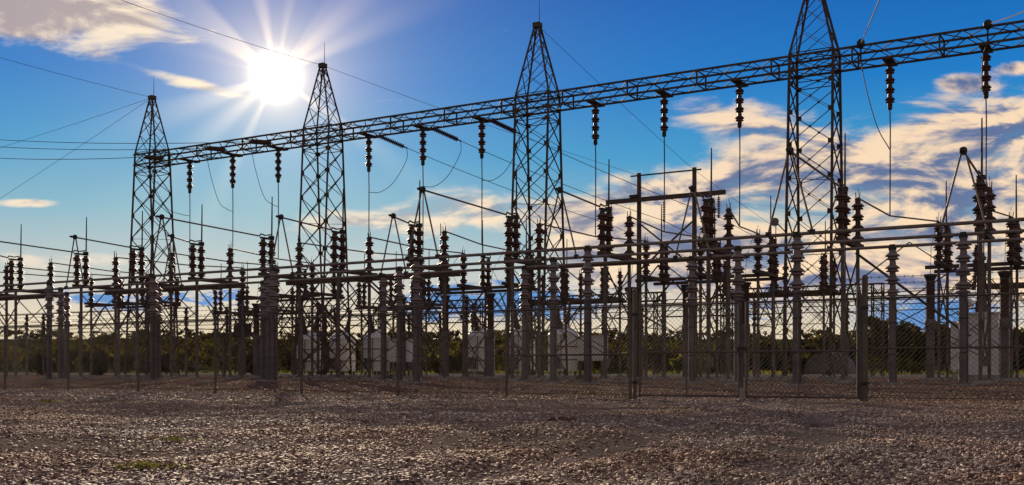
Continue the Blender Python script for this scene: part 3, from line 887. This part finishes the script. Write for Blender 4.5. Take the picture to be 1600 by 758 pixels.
for j, a in enumerate(HS):
    t = thing('suspension_string', f'{pn[j]} string of small discs hanging from the wooden crossarm', 'insulator', W(a, HD - 0.28, 15.6), group='disc strings on the wooden crossarm')
    MB().lathe(disc_profile(11, 0.15, 0.16), (0, 0, -1.8), 12).build('disc_stack', 'brown', t, True)
    b = MB(); b.bar((0, 0, -0.16), (0, 0, 0), 0.05); b.box((0, 0, -1.87), (0.1, 0.3, 0.14)); b.build('clamp', 'dark', t)

# ================================================================ line conductors, strain strings, jumpers and shield wires
def strain(a, side, tgt, label):
    p = W(a, GD + side * 0.9, ZB0 + 0.15)
    d = (tgt - p); d.z = d.z * 1.0; d.normalize()
    L = 2.7
    t = thing('strain_insulator', label, 'insulator', p, 0, 'strain insulator strings pulling off the truss')
    rot = d.to_track_quat('Z', 'Y').to_matrix()
    MB().lathe(disc_profile(15, 0.15, 0.19), tuple(d * 0.3), 12, rot).build('disc_stack', 'brown', t, True)
    b = MB(); b.bar((0, 0, 0), d * 0.32, 0.06); b.bar(d * 2.5, d * 2.85, 0.09); b.build('clamp', 'dark', t)
    return p + d * 2.8
# group two: the line leaves over the yard to the wooden crossarm
for j in range(3):
    a = STR[3 + j]
    tgt = W(HS[j], HD - 0.28, 13.75)
    q = strain(a, 1, tgt + Vector((0, 0, -1.0)), f'{pn[j]} strain string pulling back from the second truss span')
    wire('line_conductor', sag(q, tgt, 0.25), 0.026, f'{pn[j]} of the wires running from the second truss span to the wooden crossarm', 'conductor', 'wires to the wooden crossarm')
    e = W(a, GD, ZT - 1.6)
    m = (q + e) / 2
    wire('jumper_loop', [q, q + Vector((-0.05, 0, -1.0)), q.lerp(e, 0.35) + Vector((0, 0, -1.5)), q.lerp(e, 0.7) + Vector((0, 0, -1.05)), e], 0.024,
         f'{pn[j]} drooping jumper loop under the second truss span', 'conductor', 'drooping jumper loops')
    # the line goes on behind the crossarm
    far = W(HS[j] + 3, HD + 75, 11.0)
    wire('line_conductor', sag(tgt, far, 1.2), 0.026, f'{pn[j]} of the wires running on behind the wooden crossarm', 'conductor', 'wires behind the wooden crossarm')
# group one: the line leaves to the left
ends = [(-360, 196, 190), (-360, 180, 200), (-360, 172, 205)]
for j in range(3):
    a = STR[j] + 0.4 - 3.9 * (0.0)
    x, y, Y = ends[j]
    far = Vector(((x - 800) / 1680 * Y * 0.72, Y * 0.72, EYE + (579 - y) / 1680 * Y * 0.72))
    q = strain(a - (2.6 if j == 0 else 0.2), -1, far, f'{pn[j]} strain string against the first truss span, pulling left')
    wire('line_conductor', sag(q, far, 1.6), 0.03, f'{["lowest", "middle", "highest"][j]} of the three wires leaving left from the first truss span', 'conductor', 'wires leaving to the left')
    e = W(STR[j], GD, ZT - 2.0)
    wire('jumper_loop', [q, q.lerp(e, 0.2) + Vector((0, 0, -1.3)), q.lerp(e, 0.5) + Vector((0, 0, -1.9)), q.lerp(e, 0.8) + Vector((0, 0, -0.9)), e], 0.024,
         f'{pn[j]} drooping jumper loop under the first truss span', 'conductor', 'drooping jumper loops')
def top_of(i): return W(TOWERS[i], GD, PEAK + 0.1)
def pix(x, y, Y): return Vector(((x - 800) / 1680 * Y, Y, EYE + (579 - y) / 1680 * Y))
wire('shield_wire', sag(top_of(1), W(HA[0], HD - 0.2, 18.0), 0.2), 0.016, 'thin shield wire from the second tower peak to the left wooden pole', 'shield wire', 'shield wires')
wire('shield_wire', sag(top_of(2), W(HA[1], HD - 0.2, 18.0), 0.1), 0.016, 'thin shield wire from the centre tower peak to the right wooden pole', 'shield wire', 'shield wires')
wire('shield_wire', sag(W(HA[1], HD - 0.2, 18.0), W(-28, HD + 62, 9.0), 0.6), 0.016, 'thin shield wire running on behind the right wooden pole', 'shield wire', 'shield wires')
wire('shield_wire', sag(top_of(0), W(-80, GD - 46, 27.3), 0.6), 0.018, 'thin shield wire from the left tower peak rising towards the upper left', 'shield wire', 'shield wires')
wire('shield_wire', sag(top_of(1), W(-57.5, GD - 50, 26.0), 0.9), 0.018, 'thin shield wire from the second tower peak passing across the sun', 'shield wire', 'shield wires')
wire('shield_wire', sag(top_of(0), pix(-420, 340, 130), 0.8), 0.016, 'upper of two thin wires slanting down left from the left tower peak', 'shield wire', 'shield wires')
wire('shield_wire', sag(top_of(0), pix(-420, 560, 130), 0.8), 0.016, 'steeper lower wire slanting down left from the left tower peak', 'shield wire', 'shield wires')
# group four: conductors coming in steeply from overhead
for j, (a, ex) in enumerate(((-14.9, pix(1400, -70, 42)), (-7.9, pix(1660, -10, 50)))):
    p = W(a, GD - 0.9, ZB1 + 0.1)
    wire('line_conductor', sag(p, ex, 0.1), 0.034, f'{["steep pale wire rising from the right truss span beside the tall tower", "slanting pale wire rising from the right truss span at the right edge"][j]}',
         'conductor', 'pale wires rising from the right truss span', 'galv')
    t = thing('wire_clamp', f'{["wire clamp on the right truss span beside the tall tower", "wire clamp on the right truss span near the right edge"][j]}', 'clamp', p, group='wire clamps on the right truss span')
    MB().lathe([(0.10, -0.3), (0.24, -0.15), (0.24, 0.1), (0.12, 0.25)], n=10).build('body', 'dark', t)
    MB().bar((0, 0, -1.0), (0, 0, -0.25), 0.09).build('bracket', 'dark', t)
    e = W(STR[9 + j], GD, ZT - (2.4 if j == 0 else 0.1))
    wire('jumper_loop', [p + Vector((0, 0, -0.9)), p.lerp(e, 0.3) + Vector((-0.25, 0, -0.6)), p.lerp(e, 0.7) + Vector((-0.25, 0, -0.5)), e], 0.03,
         f'{["jumper slanting down from the wire clamp beside the tall tower", "jumper hugging the rightmost hanging insulator"][j]}', 'conductor', 'jumpers of the right truss span')

# ================================================================ rear bus posts and the instrument platform at left
def make_rear_post():
    t = thing('rear_bus_post', '', 'bus support', (0, 0, 0), group='slim bus posts at the back left')
    MB().lathe([(0.15, 0), (0.14, 4.6)], n=10).build('pedestal', 'galv', t, True)
    post_insulator(t, 'brown', 0, 0, 4.6, 4, 0.30, 12)
    MB().box((0, 0, 4.62 + PH), (0.25, 0.2, 0.14)).build('clamp', 'dark', t)
    MB().box((0, 0, 0), (0.6, 0.6, 0.2)).build('footing', 'conc', t)
    return t
rpost = Repeat(make_rear_post)
RD = 77.5
for i, x in enumerate((42, 68, 125, 291, 497, 729)):
    rpost(W(A_of(x, RD), RD), f'slim post with small ribbed insulator in the back left rows, {nth(i)}')
x0, x1 = A_of(-60, RD), A_of(300, RD)
tag(MB().tube([(0, 0, 0), (x1 - x0, 0, 0)], 0.06, 8).build('bus_tube', 'alu', None, True, loc=W(x0, RD, 4.72 + PH), rz=YARD), 'thin bus tube on the slim posts at the back left', 'bus tube')

def make_frame(w):
    t = thing('lattice_frame', '', 'lattice frame', (0, 0, 0), group='distant lattice bus frames')
    H = 7.9
    def colm(x):
        b = MB(); q = 0.42; lv = [0.2 + i * 1.25 for i in range(7)]
        c = [(-q, -q), (q, -q), (q, q), (-q, q)]
        for (u, v) in c: b.bar((x + u, v, 0.1), (x + u, v, H), 0.09)
        for k in range(6):
            for i in range(4):
                p, r_ = c[i], c[(i + 1) % 4]
                b.bar((x + p[0], p[1], lv[k]), (x + r_[0], r_[1], lv[k + 1]), 0.045); b.bar((x + r_[0], r_[1], lv[k]), (x + p[0], p[1], lv[k + 1]), 0.045)
        b.build('column', 'steel', t)
        MB().box((x, 0, 0.04), (1.3, 1.3, 0.2)).build('footing', 'conc', t)
    colm(-w); colm(w)
    b = MB(); n = 12
    for y in (-0.42, 0.42):
        for z in (H - 0.75, H + 0.05): b.bar((-w - 0.6, y, z), (w + 0.6, y, z), 0.085)
        for k in range(n):
            x0, x1 = -w + 2 * w * k / n, -w + 2 * w * (k + 1) / n
            b.bar((x0, y, H - 0.75), ((x0 + x1) / 2, y, H), 0.05); b.bar(((x0 + x1) / 2, y, H), (x1, y, H - 0.75), 0.05)
    b.build('beam', 'steel', t)
    for x in (-w * 0.62, 0, w * 0.62):
        MB().lathe(disc_profile(9, 0.15, 0.15), (x, 0, H - 0.8 - 1.35), 10).build('disc_stack', 'brown', t, True)
    return t
frame = Repeat(lambda: make_frame(6.6))
for g in range(5):
    if -40 < sx(CEN[g] + 3, 93.0) < 1640:
        frame(W(CEN[g] + 0.6, 93.4), f'distant lattice steel frame with hanging discs, {bay[g]}')
R2 = 97.0
rp = sorted([(c + o) for c in CEN for o in (-4.6, -0.4, 3.8)])
rp = [a for a in rp if 0 < sx(a, R2) < 1600]
for i, a in enumerate(rp):
    rpost(W(a, R2), f'slim bus post with ribbed insulator in the most distant row, {nth(i)}')['group'] = 'slim bus posts in the most distant row'
ID = 72.0
ac = A_of(362, ID)
t = thing('metering_platform', 'low steel table on two posts at the left, empty at its right end', 'platform', W(ac, ID))
MB().box((0, 0, 3.95), (5.0, 1.0, 0.36)).build('beam', 'steel', t)
for x in (-1.0, 1.3): MB().bar((x, 0, 0), (x, 0, 3.77), 0.24).build('post', 'galv', t)
b = MB(); b.bar((-1, 0, 0.6), (1.3, 0, 3.6), 0.07); b.bar((1.3, 0, 0.6), (-1, 0, 3.6), 0.07); b.build('bracing', 'steel', t)
for j, x in enumerate((-2.1, -0.6)):
    q = thing('post_insulator', f'{["left", "right"][j]} stubby ribbed insulator standing on the low steel table', 'insulator', W(ac + x, ID, 4.13), group='insulators on the low steel table')
    post_insulator(q, 'brown', 0, 0, 0, 4, 0.27, 12)
    MB().box((0, 0, PH + 0.04), (0.24, 0.24, 0.1)).build('cap', 'dark', q)
q = thing('metering_transformer', 'boxy transformer with one upright bushing on the low steel table', 'transformer', W(ac + 1.4, ID, 4.13))
MB().box((0, 0, 0.4), (1.3, 0.9, 0.8)).build('tank', 'dark', q)
MB().lathe([(0.26, 0.8)] + [(0.26 + 0.05 * (i % 2), 0.85 + i * 0.06) for i in range(26)] + [(0.3, 2.42), (0.2, 2.5)], n=14).build('bushing', 'brown', q, True)
MB().tube([(-0.9, 0, 0.15), (-1.1, 0, 0.15), (-1.1, 0, 0.6), (-0.6, 0, 0.6)], 0.06, 8).build('pipe', 'steel', q)

# ================================================================ fence and gate
FD = 22.6; FH = 2.12
def mesh_fabric(b, x0, x1, z0, z1, pitch=0.10, r=0.0034):
    H = z1 - z0
    n = int((x1 - x0 + H) / pitch) + 2
    for s in (1, -1):
        for i in range(n):
            # line x = xs + s*(z - z0)
            xs = x0 - H + i * pitch if s > 0 else x0 + i * pitch
            za, zb = z0, z1
            if s > 0: za = max(z0, z0 + (x0 - xs)); zb = min(z1, z0 + (x1 - xs))
            else: za = max(z0, z0 + (xs - x1)); zb = min(z1, z0 + (xs - x0))
            if zb - za < 0.03: continue
            p = (xs + s * (za - z0), 0.004 * s, za); q = (xs + s * (zb - z0), 0.004 * s, zb)
            b.tube([p, q], r, 3, False)
def fence_run(name, posts, label, mid=False):
    t = thing(name, label, 'fence', W(posts[0], FD), group='chain link fence runs')
    x0 = posts[0]; L = posts[-1] - x0
    for a in posts:
        b = MB().tube([(a - x0, 0, -0.1), (a - x0, 0, FH + 0.06)], 0.036, 8)
        b.tube([(a - x0, 0, FH + 0.04), (a - x0, -0.30, FH + 0.40)], 0.018, 6)
        b.build('post', 'fence', t, True)
    for a0, a1 in zip(posts[:-1], posts[1:]):
        b = MB(); mesh_fabric(b, a0 - x0, a1 - x0, 0.04, FH + 0.05); b.build('mesh_panel', 'mesh', t)
    MB().tube([(0, 0.03, FH), (L, 0.03, FH)], 0.024, 8).build('top_rail', 'fence', t, True)
    MB().tube([(0, 0.03, 0.10), (L, 0.03, 0.10)], 0.008, 5).build('tension_wire', 'fence', t, True)
    if mid: MB().tube([(L - mid, 0.03, 1.02), (L, 0.03, 1.02)] if mid > 0 else [(0, 0.03, 1.10), (L, 0.03, 1.10)], 0.022, 8).build('mid_rail', 'fence', t, True)
    for k in (1, 2, 3):
        f = k / 3
        b = MB(); y, z = -0.30 * f, FH + 0.04 + 0.36 * f
        b.tube([(0, y, z), (L, y, z)], 0.0045, 4)
        for i in range(int(L / 0.16)):
            x = 0.1 + i * 0.16
            b.bar((x, y - 0.02, z - 0.025), (x + 0.02, y + 0.02, z + 0.025), 0.005); b.bar((x + 0.02, y + 0.01, z - 0.025), (x, y - 0.01, z + 0.025), 0.005)
        b.build('barbed_wire', 'fence', t)
    return t
lp = [-10.26 - 3.31 * i for i in range(9)][::-1]
fence_run('chain_link_fence', lp, 'long chain link fence left of the gate, barbed wire on top', 3.4)
fence_run('chain_link_fence', [-5.1, -1.83, 1.45, 4.73], 'short chain link fence right of the gate, barbed wire on top', -1)
def gate_post(a, h, r, label):
    t = thing('gate_post', label, 'post', W(a, FD - 0.01), group='round steel gate posts')
    MB().tube([(0, 0, -0.1), (0, 0, h)], r, 16).build('pipe', 'fence', t, True)
    MB().lathe([(r + 0.008, 0), (r + 0.008, 0.03), (r * 0.8, 0.07), (r * 0.3, 0.09)], (0, 0, h), 16).build('cap', 'fence', t, True)
    b = MB()
    for z in (0.35, 1.9): b.lathe([(r + 0.012, z), (r + 0.012, z + 0.06)], n=14)
    b.build('hinge_band', 'dark', t)
gate_post(-10.14, 2.45, 0.045, 'round capped gate post at the left end of the double gate')
gate_post(-5.02, 2.52, 0.064, 'stout round capped gate post at the right end of the double gate')
def gate_leaf(a0, a1, label, lock):
    t = thing('gate_leaf', label, 'gate', W(a0, FD), group='two chain link gate leaves')
    L = a1 - a0; r = 0.026
    for x in (0.0, L):
        MB().tube([(x, 0, 0.06), (x, 0, FH + (0.28 if (x > 0) != lock else 0.02))], r, 8).build('upright', 'fence', t, True)
    for z in (0.09, 1.06, FH): MB().tube([(0, 0, z), (L, 0, z)], r * 0.95, 8).build('rail', 'fence', t, True)
    MB().tube([(L * 0.48, 0.01, 0.1), (L * 0.48, 0.01, FH)], r * 0.8, 8).build('upright', 'fence', t, True)
    b = MB(); mesh_fabric(b, 0.02, L - 0.02, 0.09, FH + 0.03); b.build('mesh_panel', 'mesh', t)
    b = MB()
    if lock: b.tube([(0.05, 0.03, 1.0), (L - 0.05, 0.03, 0.12)], 0.006, 5)
    else: b.tube([(L - 0.05, 0.03, 1.0), (0.05, 0.03, 0.12)], 0.006, 5)
    b.build('truss_rod', 'fence', t)
gate_leaf(-10.02, -7.68, 'left leaf of the closed chain link double gate', True)
gate_leaf(-7.52, -5.16, 'right leaf of the closed chain link double gate, thin upright midway', False)
t = thing('drop_rod', 'drop rod with pale foot holding the two gate leaves shut', 'gate latch', W(-7.6, FD - 0.05))
MB().tube([(0, 0, 0.02), (0, 0, 1.25)], 0.02, 8).build('rod', 'fence', t, True)
MB().box((0, 0, 0.14), (0.09, 0.07, 0.26)).build('foot', 'conc', t)
MB().box((0, -0.01, 1.12), (0.2, 0.07, 0.09)).build('collar', 'dark', t)
t = thing('padlock', 'dark padlock on the latch between the gate leaves', 'padlock', W(-7.6, FD - 0.11, 1.0))
MB().box((0, 0, 0), (0.06, 0.03, 0.07)).build('body', 'dark', t)
MB().tube([(-0.02, 0, 0.03), (-0.02, 0, 0.07), (0, 0, 0.09), (0.02, 0, 0.07), (0.02, 0, 0.03)], 0.006, 6).build('shackle', 'alu', t)

# small things at the back: arched hut, floodlight on the tall tower, plate on the pole
t = thing('arched_hut', 'low grey arched hut behind the feet of the tall tower', 'hut', pix(1297, 583, 121) * 1.0)
t.location.z = 0
pr = [(-2.3 * math.cos(math.pi * i / 16), 2.7 * math.sin(math.pi * i / 16) ** 0.8) for i in range(17)]
b = MB(); n_ = len(pr)
b.add([(x, -3.0, z) for x, z in pr] + [(x, 3.0, z) for x, z in pr], [(i, i + 1, i + 1 + n_, i + n_) for i in range(n_ - 1)])
b.add([(x * 0.97, -2.9, z * 0.97) for x, z in pr], [tuple(range(n_))]); b.add([(x * 0.97, 2.9, z * 0.97) for x, z in pr], [tuple(range(n_))])
b.build('shell', 'column', t, True)
MB().box((0, -2.93, 0.95), (1.5, 0.05, 1.9)).build('door', 'galv', t)
t = thing('floodlight', 'small floodlight on a bracket at the left leg of the tall tower', 'floodlight', W(TOWERS[3] - 1.5, GD - 1.4, 9.6))
MB().bar((0.25, 0, -0.6), (-0.35, -0.2, 0.1), 0.07).build('bracket', 'dark', t)
MB().lathe([(0.10, -0.2), (0.16, -0.1), (0.26, 0.16), (0.28, 0.2)], (-0.45, -0.3, 0.12), 12, Matrix.Rotation(R(70), 3, 'X')).build('lamp_head', 'galv', t, True)
# thin bus lines far behind the switches
for j, (d, z) in enumerate(((96, 7.4), (99, 6.9), (102, 6.7), (105, 6.3))):
    x0, x1 = A_of(-60, d), A_of(1720, d)
    wire('bus_tube', [W(x0, d, z), W(x1, d, z)], 0.045, f'thin distant bus line running the whole width behind, {["topmost", "second from the top", "third from the top", "lowest"][j]} of four',
         'bus tube', 'thin distant bus lines', 'wire', 6)
# far kerb of the yard
L = 330
tag(MB().box((0, 0, 0.10), (L, 0.9, 0.30)).build('kerb', 'kerb', None, loc=W(-70, 110.5), rz=YARD), 'low pale concrete kerb along the back edge of the yard', None, None, 'structure')

# ================================================================ trees, scrub, weeds
def leaves(n, centre, rad, size, clumps, flat=0.85, seed=0):
    g = np.random.default_rng(seed)
    cc = g.normal(0, 1, (clumps, 3)); cc /= np.linalg.norm(cc, axis=1)[:, None]
    cc *= (0.25 + 0.75 * g.random((clumps, 1)) ** 0.6)
    cr = 0.20 + 0.24 * g.random(clumps)
    k = g.integers(0, clumps, n)
    p = g.normal(0, 1, (n, 3)); p /= np.linalg.norm(p, axis=1)[:, None]
    p = cc[k] + p * (cr[k] * g.random(n) ** 0.4)[:, None]
    p = p * np.array(rad) * np.array((1, 1, flat)) + np.array(centre)
    a = g.normal(0, 1, (n, 3)); a /= np.linalg.norm(a, axis=1)[:, None]
    b = g.normal(0, 1, (n, 3)); b -= a * (a * b).sum(1)[:, None]; b /= np.linalg.norm(b, axis=1)[:, None]
    s = size * (0.5 + g.random((n, 1)))
    v = np.stack([p - a * s, p + b * s * 0.6, p + a * s, p - b * s * 0.6], 1)
    return v.reshape(-1, 3)
def quads(name, v, m, parent=None, loc=None):
    n = len(v) // 4
    me = bpy.data.meshes.new(name)
    me.vertices.add(n * 4); me.loops.add(n * 4); me.polygons.add(n)
    me.vertices.foreach_set('co', v.reshape(-1)); me.loops.foreach_set('vertex_index', np.arange(n * 4, dtype=np.int32))
    me.polygons.foreach_set('loop_start', (np.arange(n) * 4).astype(np.int32)); me.polygons.foreach_set('loop_total', np.full(n, 4, np.int32))
    me.update(calc_edges=True); me.materials.append(M[m])
    o = bpy.data.objects.new(name, me); C.objects.link(o)
    if parent is not None: o.parent = parent
    if loc is not None: o.location = loc
    return o
def tree(name, label, cat, x, y_top, Y, w, m, seed, low=0.25, n=2600, group=None):
    """a tree standing at distance Y; y_top and w describe its crown's height and half width"""
    gz = float(hgt(np.array(0.0), np.array(Y)))
    H = EYE + (579 - y_top) / 1680 * Y - gz
    t = thing(name, label, cat, ((x - 800) / 1680 * Y, Y, gz), random.random() * 6, group)
    h0 = H * low
    b = MB()
    b.tube([(0, 0, -0.2), (0.1, 0.05, h0), (0.0, 0.1, H * 0.75)], [H * 0.035, H * 0.025, H * 0.008], 8)
    for k in range(6):
        z = H * (low * 0.8 + 0.09 * k); an = k * 2.3 + seed
        b.tube([(0.05, 0.05, z), (math.cos(an) * w * 0.4, math.sin(an) * w * 0.4, z + H * 0.12), (math.cos(an) * w * 0.8, math.sin(an) * w * 0.8, z + H * 0.2)],
               [H * 0.012, H * 0.008, H * 0.003], 5)
    b.build('trunk', 'bark', t, True)
    cz = (h0 * 0.6 + H) / 2; rz_ = (H - h0 * 0.6) / 2
    v = leaves(n, (0, 0, cz), (w * 0.8, w * 0.8, rz_ * 0.92), 0.0042 * Y / 1.9 + 0.05, 34, 0.9, seed)
    quads('crown', v, m, t)
    return t
TG = 'trees behind the right side of the yard'
tree('broadleaf_tree', 'tall dark tree just right of the stout gate post', 'tree', 1385, 482, 150, 4.4, 'leaf', 11, 0.2, 3600, TG)
tree('broadleaf_tree', 'airy tree right of the tallest dark tree, left of the transformer tank', 'tree', 1437, 505, 165, 3.6, 'leaf', 12, 0.22, 2000, TG)
tree('broadleaf_tree', 'round tree touching the left side of the pale transformer tank', 'tree', 1472, 498, 160, 3.2, 'leaf', 13, 0.2, 2200, TG)
tree('broadleaf_tree', 'low dark tree showing between the gate posts, under the tall tower', 'tree', 1300, 526, 155, 4.6, 'leaf', 14, 0.1, 2600, TG)
tree('broadleaf_tree', 'small dark tree left of the tall tower, behind the gate', 'tree', 1205, 530, 158, 4.2, 'leaf', 15, 0.1, 2600, TG)
tree('broadleaf_tree', 'dark tree behind the middle of the gate', 'tree', 1152, 532, 165, 4.0, 'leaf', 16, 0.1, 2400, TG)
tree('broadleaf_tree', 'dark tree at the right edge behind the transformer tanks', 'tree', 1590, 515, 165, 4.4, 'leaf', 17, 0.1, 2400, TG)
BG = 'bushes along the back of the yard'
bl = [(1080, 548, 'yellowish bush behind the left gate leaf'), (962, 545, 'yellowish bush left of the left gate post'), (930, 532, 'dark bush right of the drum tanks'),
      (1030, 540, 'dark bush below the left wooden pole'), (1120, 545, 'dark bush below the right wooden pole'), (730, 545, 'dark bush left of the centre drum tanks'),
      (690, 548, 'yellowish bush behind the gap between the two groups of tanks'), (400, 548, 'dark bush behind the cluster of bus posts, left of the sunlit grass'),
      (150, 545, 'dark bush below the left end of the front platform'), (60, 548, 'dark bush near the left edge of the yard'), (250, 550, 'dark bush behind the left tower feet'),
      (1420, 562, 'low yellowish bush under the tall dark tree'), (1255, 558, 'low dark bush left of the tall tower feet')]
for i, (x, yt, l) in enumerate(bl):
    tree('bush', l, 'bush', x, yt, 138 + (i * 7) % 12, 2.6 + (i % 3) * 0.5, 'leaf2' if 'yellow' in l else 'leaf', 40 + i, 0.03, 1300, BG)
# the far wood, one mass
vs = []
g = np.random.default_rng(5)
for i in range(420):
    Y = 185 + 150 * g.random() ** 1.3
    k = -0.62 + 1.3 * g.random()
    gz = float(hgt(np.array(0.0), np.array(Y)))
    px = 800 + 1680 * k
    ht = 531 + 5 * math.sin(px * 0.011) + 4 * math.sin(px * 0.031 + 1) + 6 * g.random() - (8 if 50 < px < 120 else 0)
    H = max(3.2, (EYE + (579 - ht) / 1680 * Y - gz))
    w = 2.6 + 2.4 * g.random()
    vs.append(leaves(420, (k * Y, Y, gz + H * 0.5), (w, w, H * 0.52), 0.34, 12, 0.95, 100 + i))
w_ = quads('woodland', np.concatenate(vs), 'leaf')
tag(w_, 'dark far-off wood along the horizon behind the yard', None, None, 'stuff')
# rough grass beyond the kerb
n = 9000
yy = 128 + 45 * g.random(n); xx = (-0.6 + 1.25 * g.random(n)) * yy
keep = (xx * V.x + yy * V.y) > 112
xx, yy = xx[keep], yy[keep]; n = len(xx)
hh = 0.3 + 0.5 * g.random(n); ww = 0.10 + 0.1 * g.random(n); an = g.random(n) * 3.14
c, s = np.cos(an) * ww, np.sin(an) * ww
z0 = hgt(xx, yy)
tip = g.normal(0, 0.12, (n, 2))
v = np.stack([np.stack([xx - c, yy - s, z0], -1), np.stack([xx + c, yy + s, z0], -1), np.stack([xx + tip[:, 0] + c * .1, yy + tip[:, 1], z0 + hh], -1), np.stack([xx + tip[:, 0] - c * .1, yy + tip[:, 1], z0 + hh], -1)], 1).reshape(-1, 3)
tag(quads('field_grass', v, 'grass'), 'rough yellow green grass beyond the back kerb', None, None, 'stuff')
# weeds in the gravel
def weed(x, y, n, h, label):
    Yd = 1680 * EYE / (y - 579)
    px = (x - 800) / 1680 * Yd
    gq = np.random.default_rng(int(x))
    p = gq.normal(0, 0.07, (n, 2)) * np.array((1.6, 1.0)); an = gq.random(n) * 6.28; hh = h * (0.4 + 0.6 * gq.random(n)); w = 0.006
    le = np.stack([np.cos(an), np.sin(an)], -1) * (hh * 0.7)[:, None]
    b0 = np.concatenate([p, np.zeros((n, 1))], 1); sd_ = np.stack([-np.sin(an) * w, np.cos(an) * w, np.zeros(n)], -1)
    tp = np.concatenate([p + le, hh[:, None]], 1)
    md = np.concatenate([p + le * 0.4, (hh * 0.75)[:, None]], 1)
    v = np.concatenate([np.stack([b0 - sd_, b0 + sd_, md + sd_, md - sd_], 1), np.stack([md - sd_, md + sd_, tp + sd_ * .2, tp - sd_ * .2], 1)]).reshape(-1, 3)
    o = quads('weed_tuft', v, 'grass', loc=(px, Yd, float(hgt(np.array(px), np.array(Yd)))))
    tag(o, label, 'weed', 'weeds growing through the gravel')
weed(228, 740, 70, 0.05, 'small green weed tuft in the gravel at the bottom left')
weed(262, 689, 60, 0.06, 'green weed tuft in the gravel left of the long dark shadow')
weed(75, 628, 60, 0.09, 'faint weed tuft in the gravel near the left edge')
weed(985, 623, 60, 0.18, 'dry grass tuft at the foot of the left gate post')
weed(925, 618, 50, 0.14, 'dry grass tuft under the fence left of the gate')
def clod(x, y, s, label, seed):
    Yd = 1680 * EYE / (y - 579); px = (x - 800) / 1680 * Yd
    gq = random.Random(seed)
    b = MB()
    for i in range(5):
        r = s * (0.5 + 0.5 * gq.random()) * (1.4 if i == 0 else 0.8)
        cx, cy = (0, 0) if i == 0 else (gq.uniform(-2.6, 2.6) * s, gq.uniform(-0.8, 0.8) * s)
        b.lathe([(r, -0.02), (r * 0.95, r * 0.3), (r * 0.65, r * 0.62), (r * 0.2, r * 0.8)], (cx, cy, 0), 9)
    b.v = [(a + gq.uniform(-1, 1) * s * 0.14, c_ + gq.uniform(-1, 1) * s * 0.14, d + gq.uniform(-1, 1) * s * 0.1) for a, c_, d in b.v]
    o = b.build('dirt_clod', 'soil', None, False, loc=(px, Yd, float(hgt(np.array(px), np.array(Yd)))))
    tag(o, label, 'dirt clod', 'dirt clods on the gravel')
clod(881, 656, 0.075, 'larger brown dirt clod on the gravel left of the gate', 1)
clod(1272, 661, 0.05, 'small dark dirt clod on the gravel in front of the right gate leaf', 2)
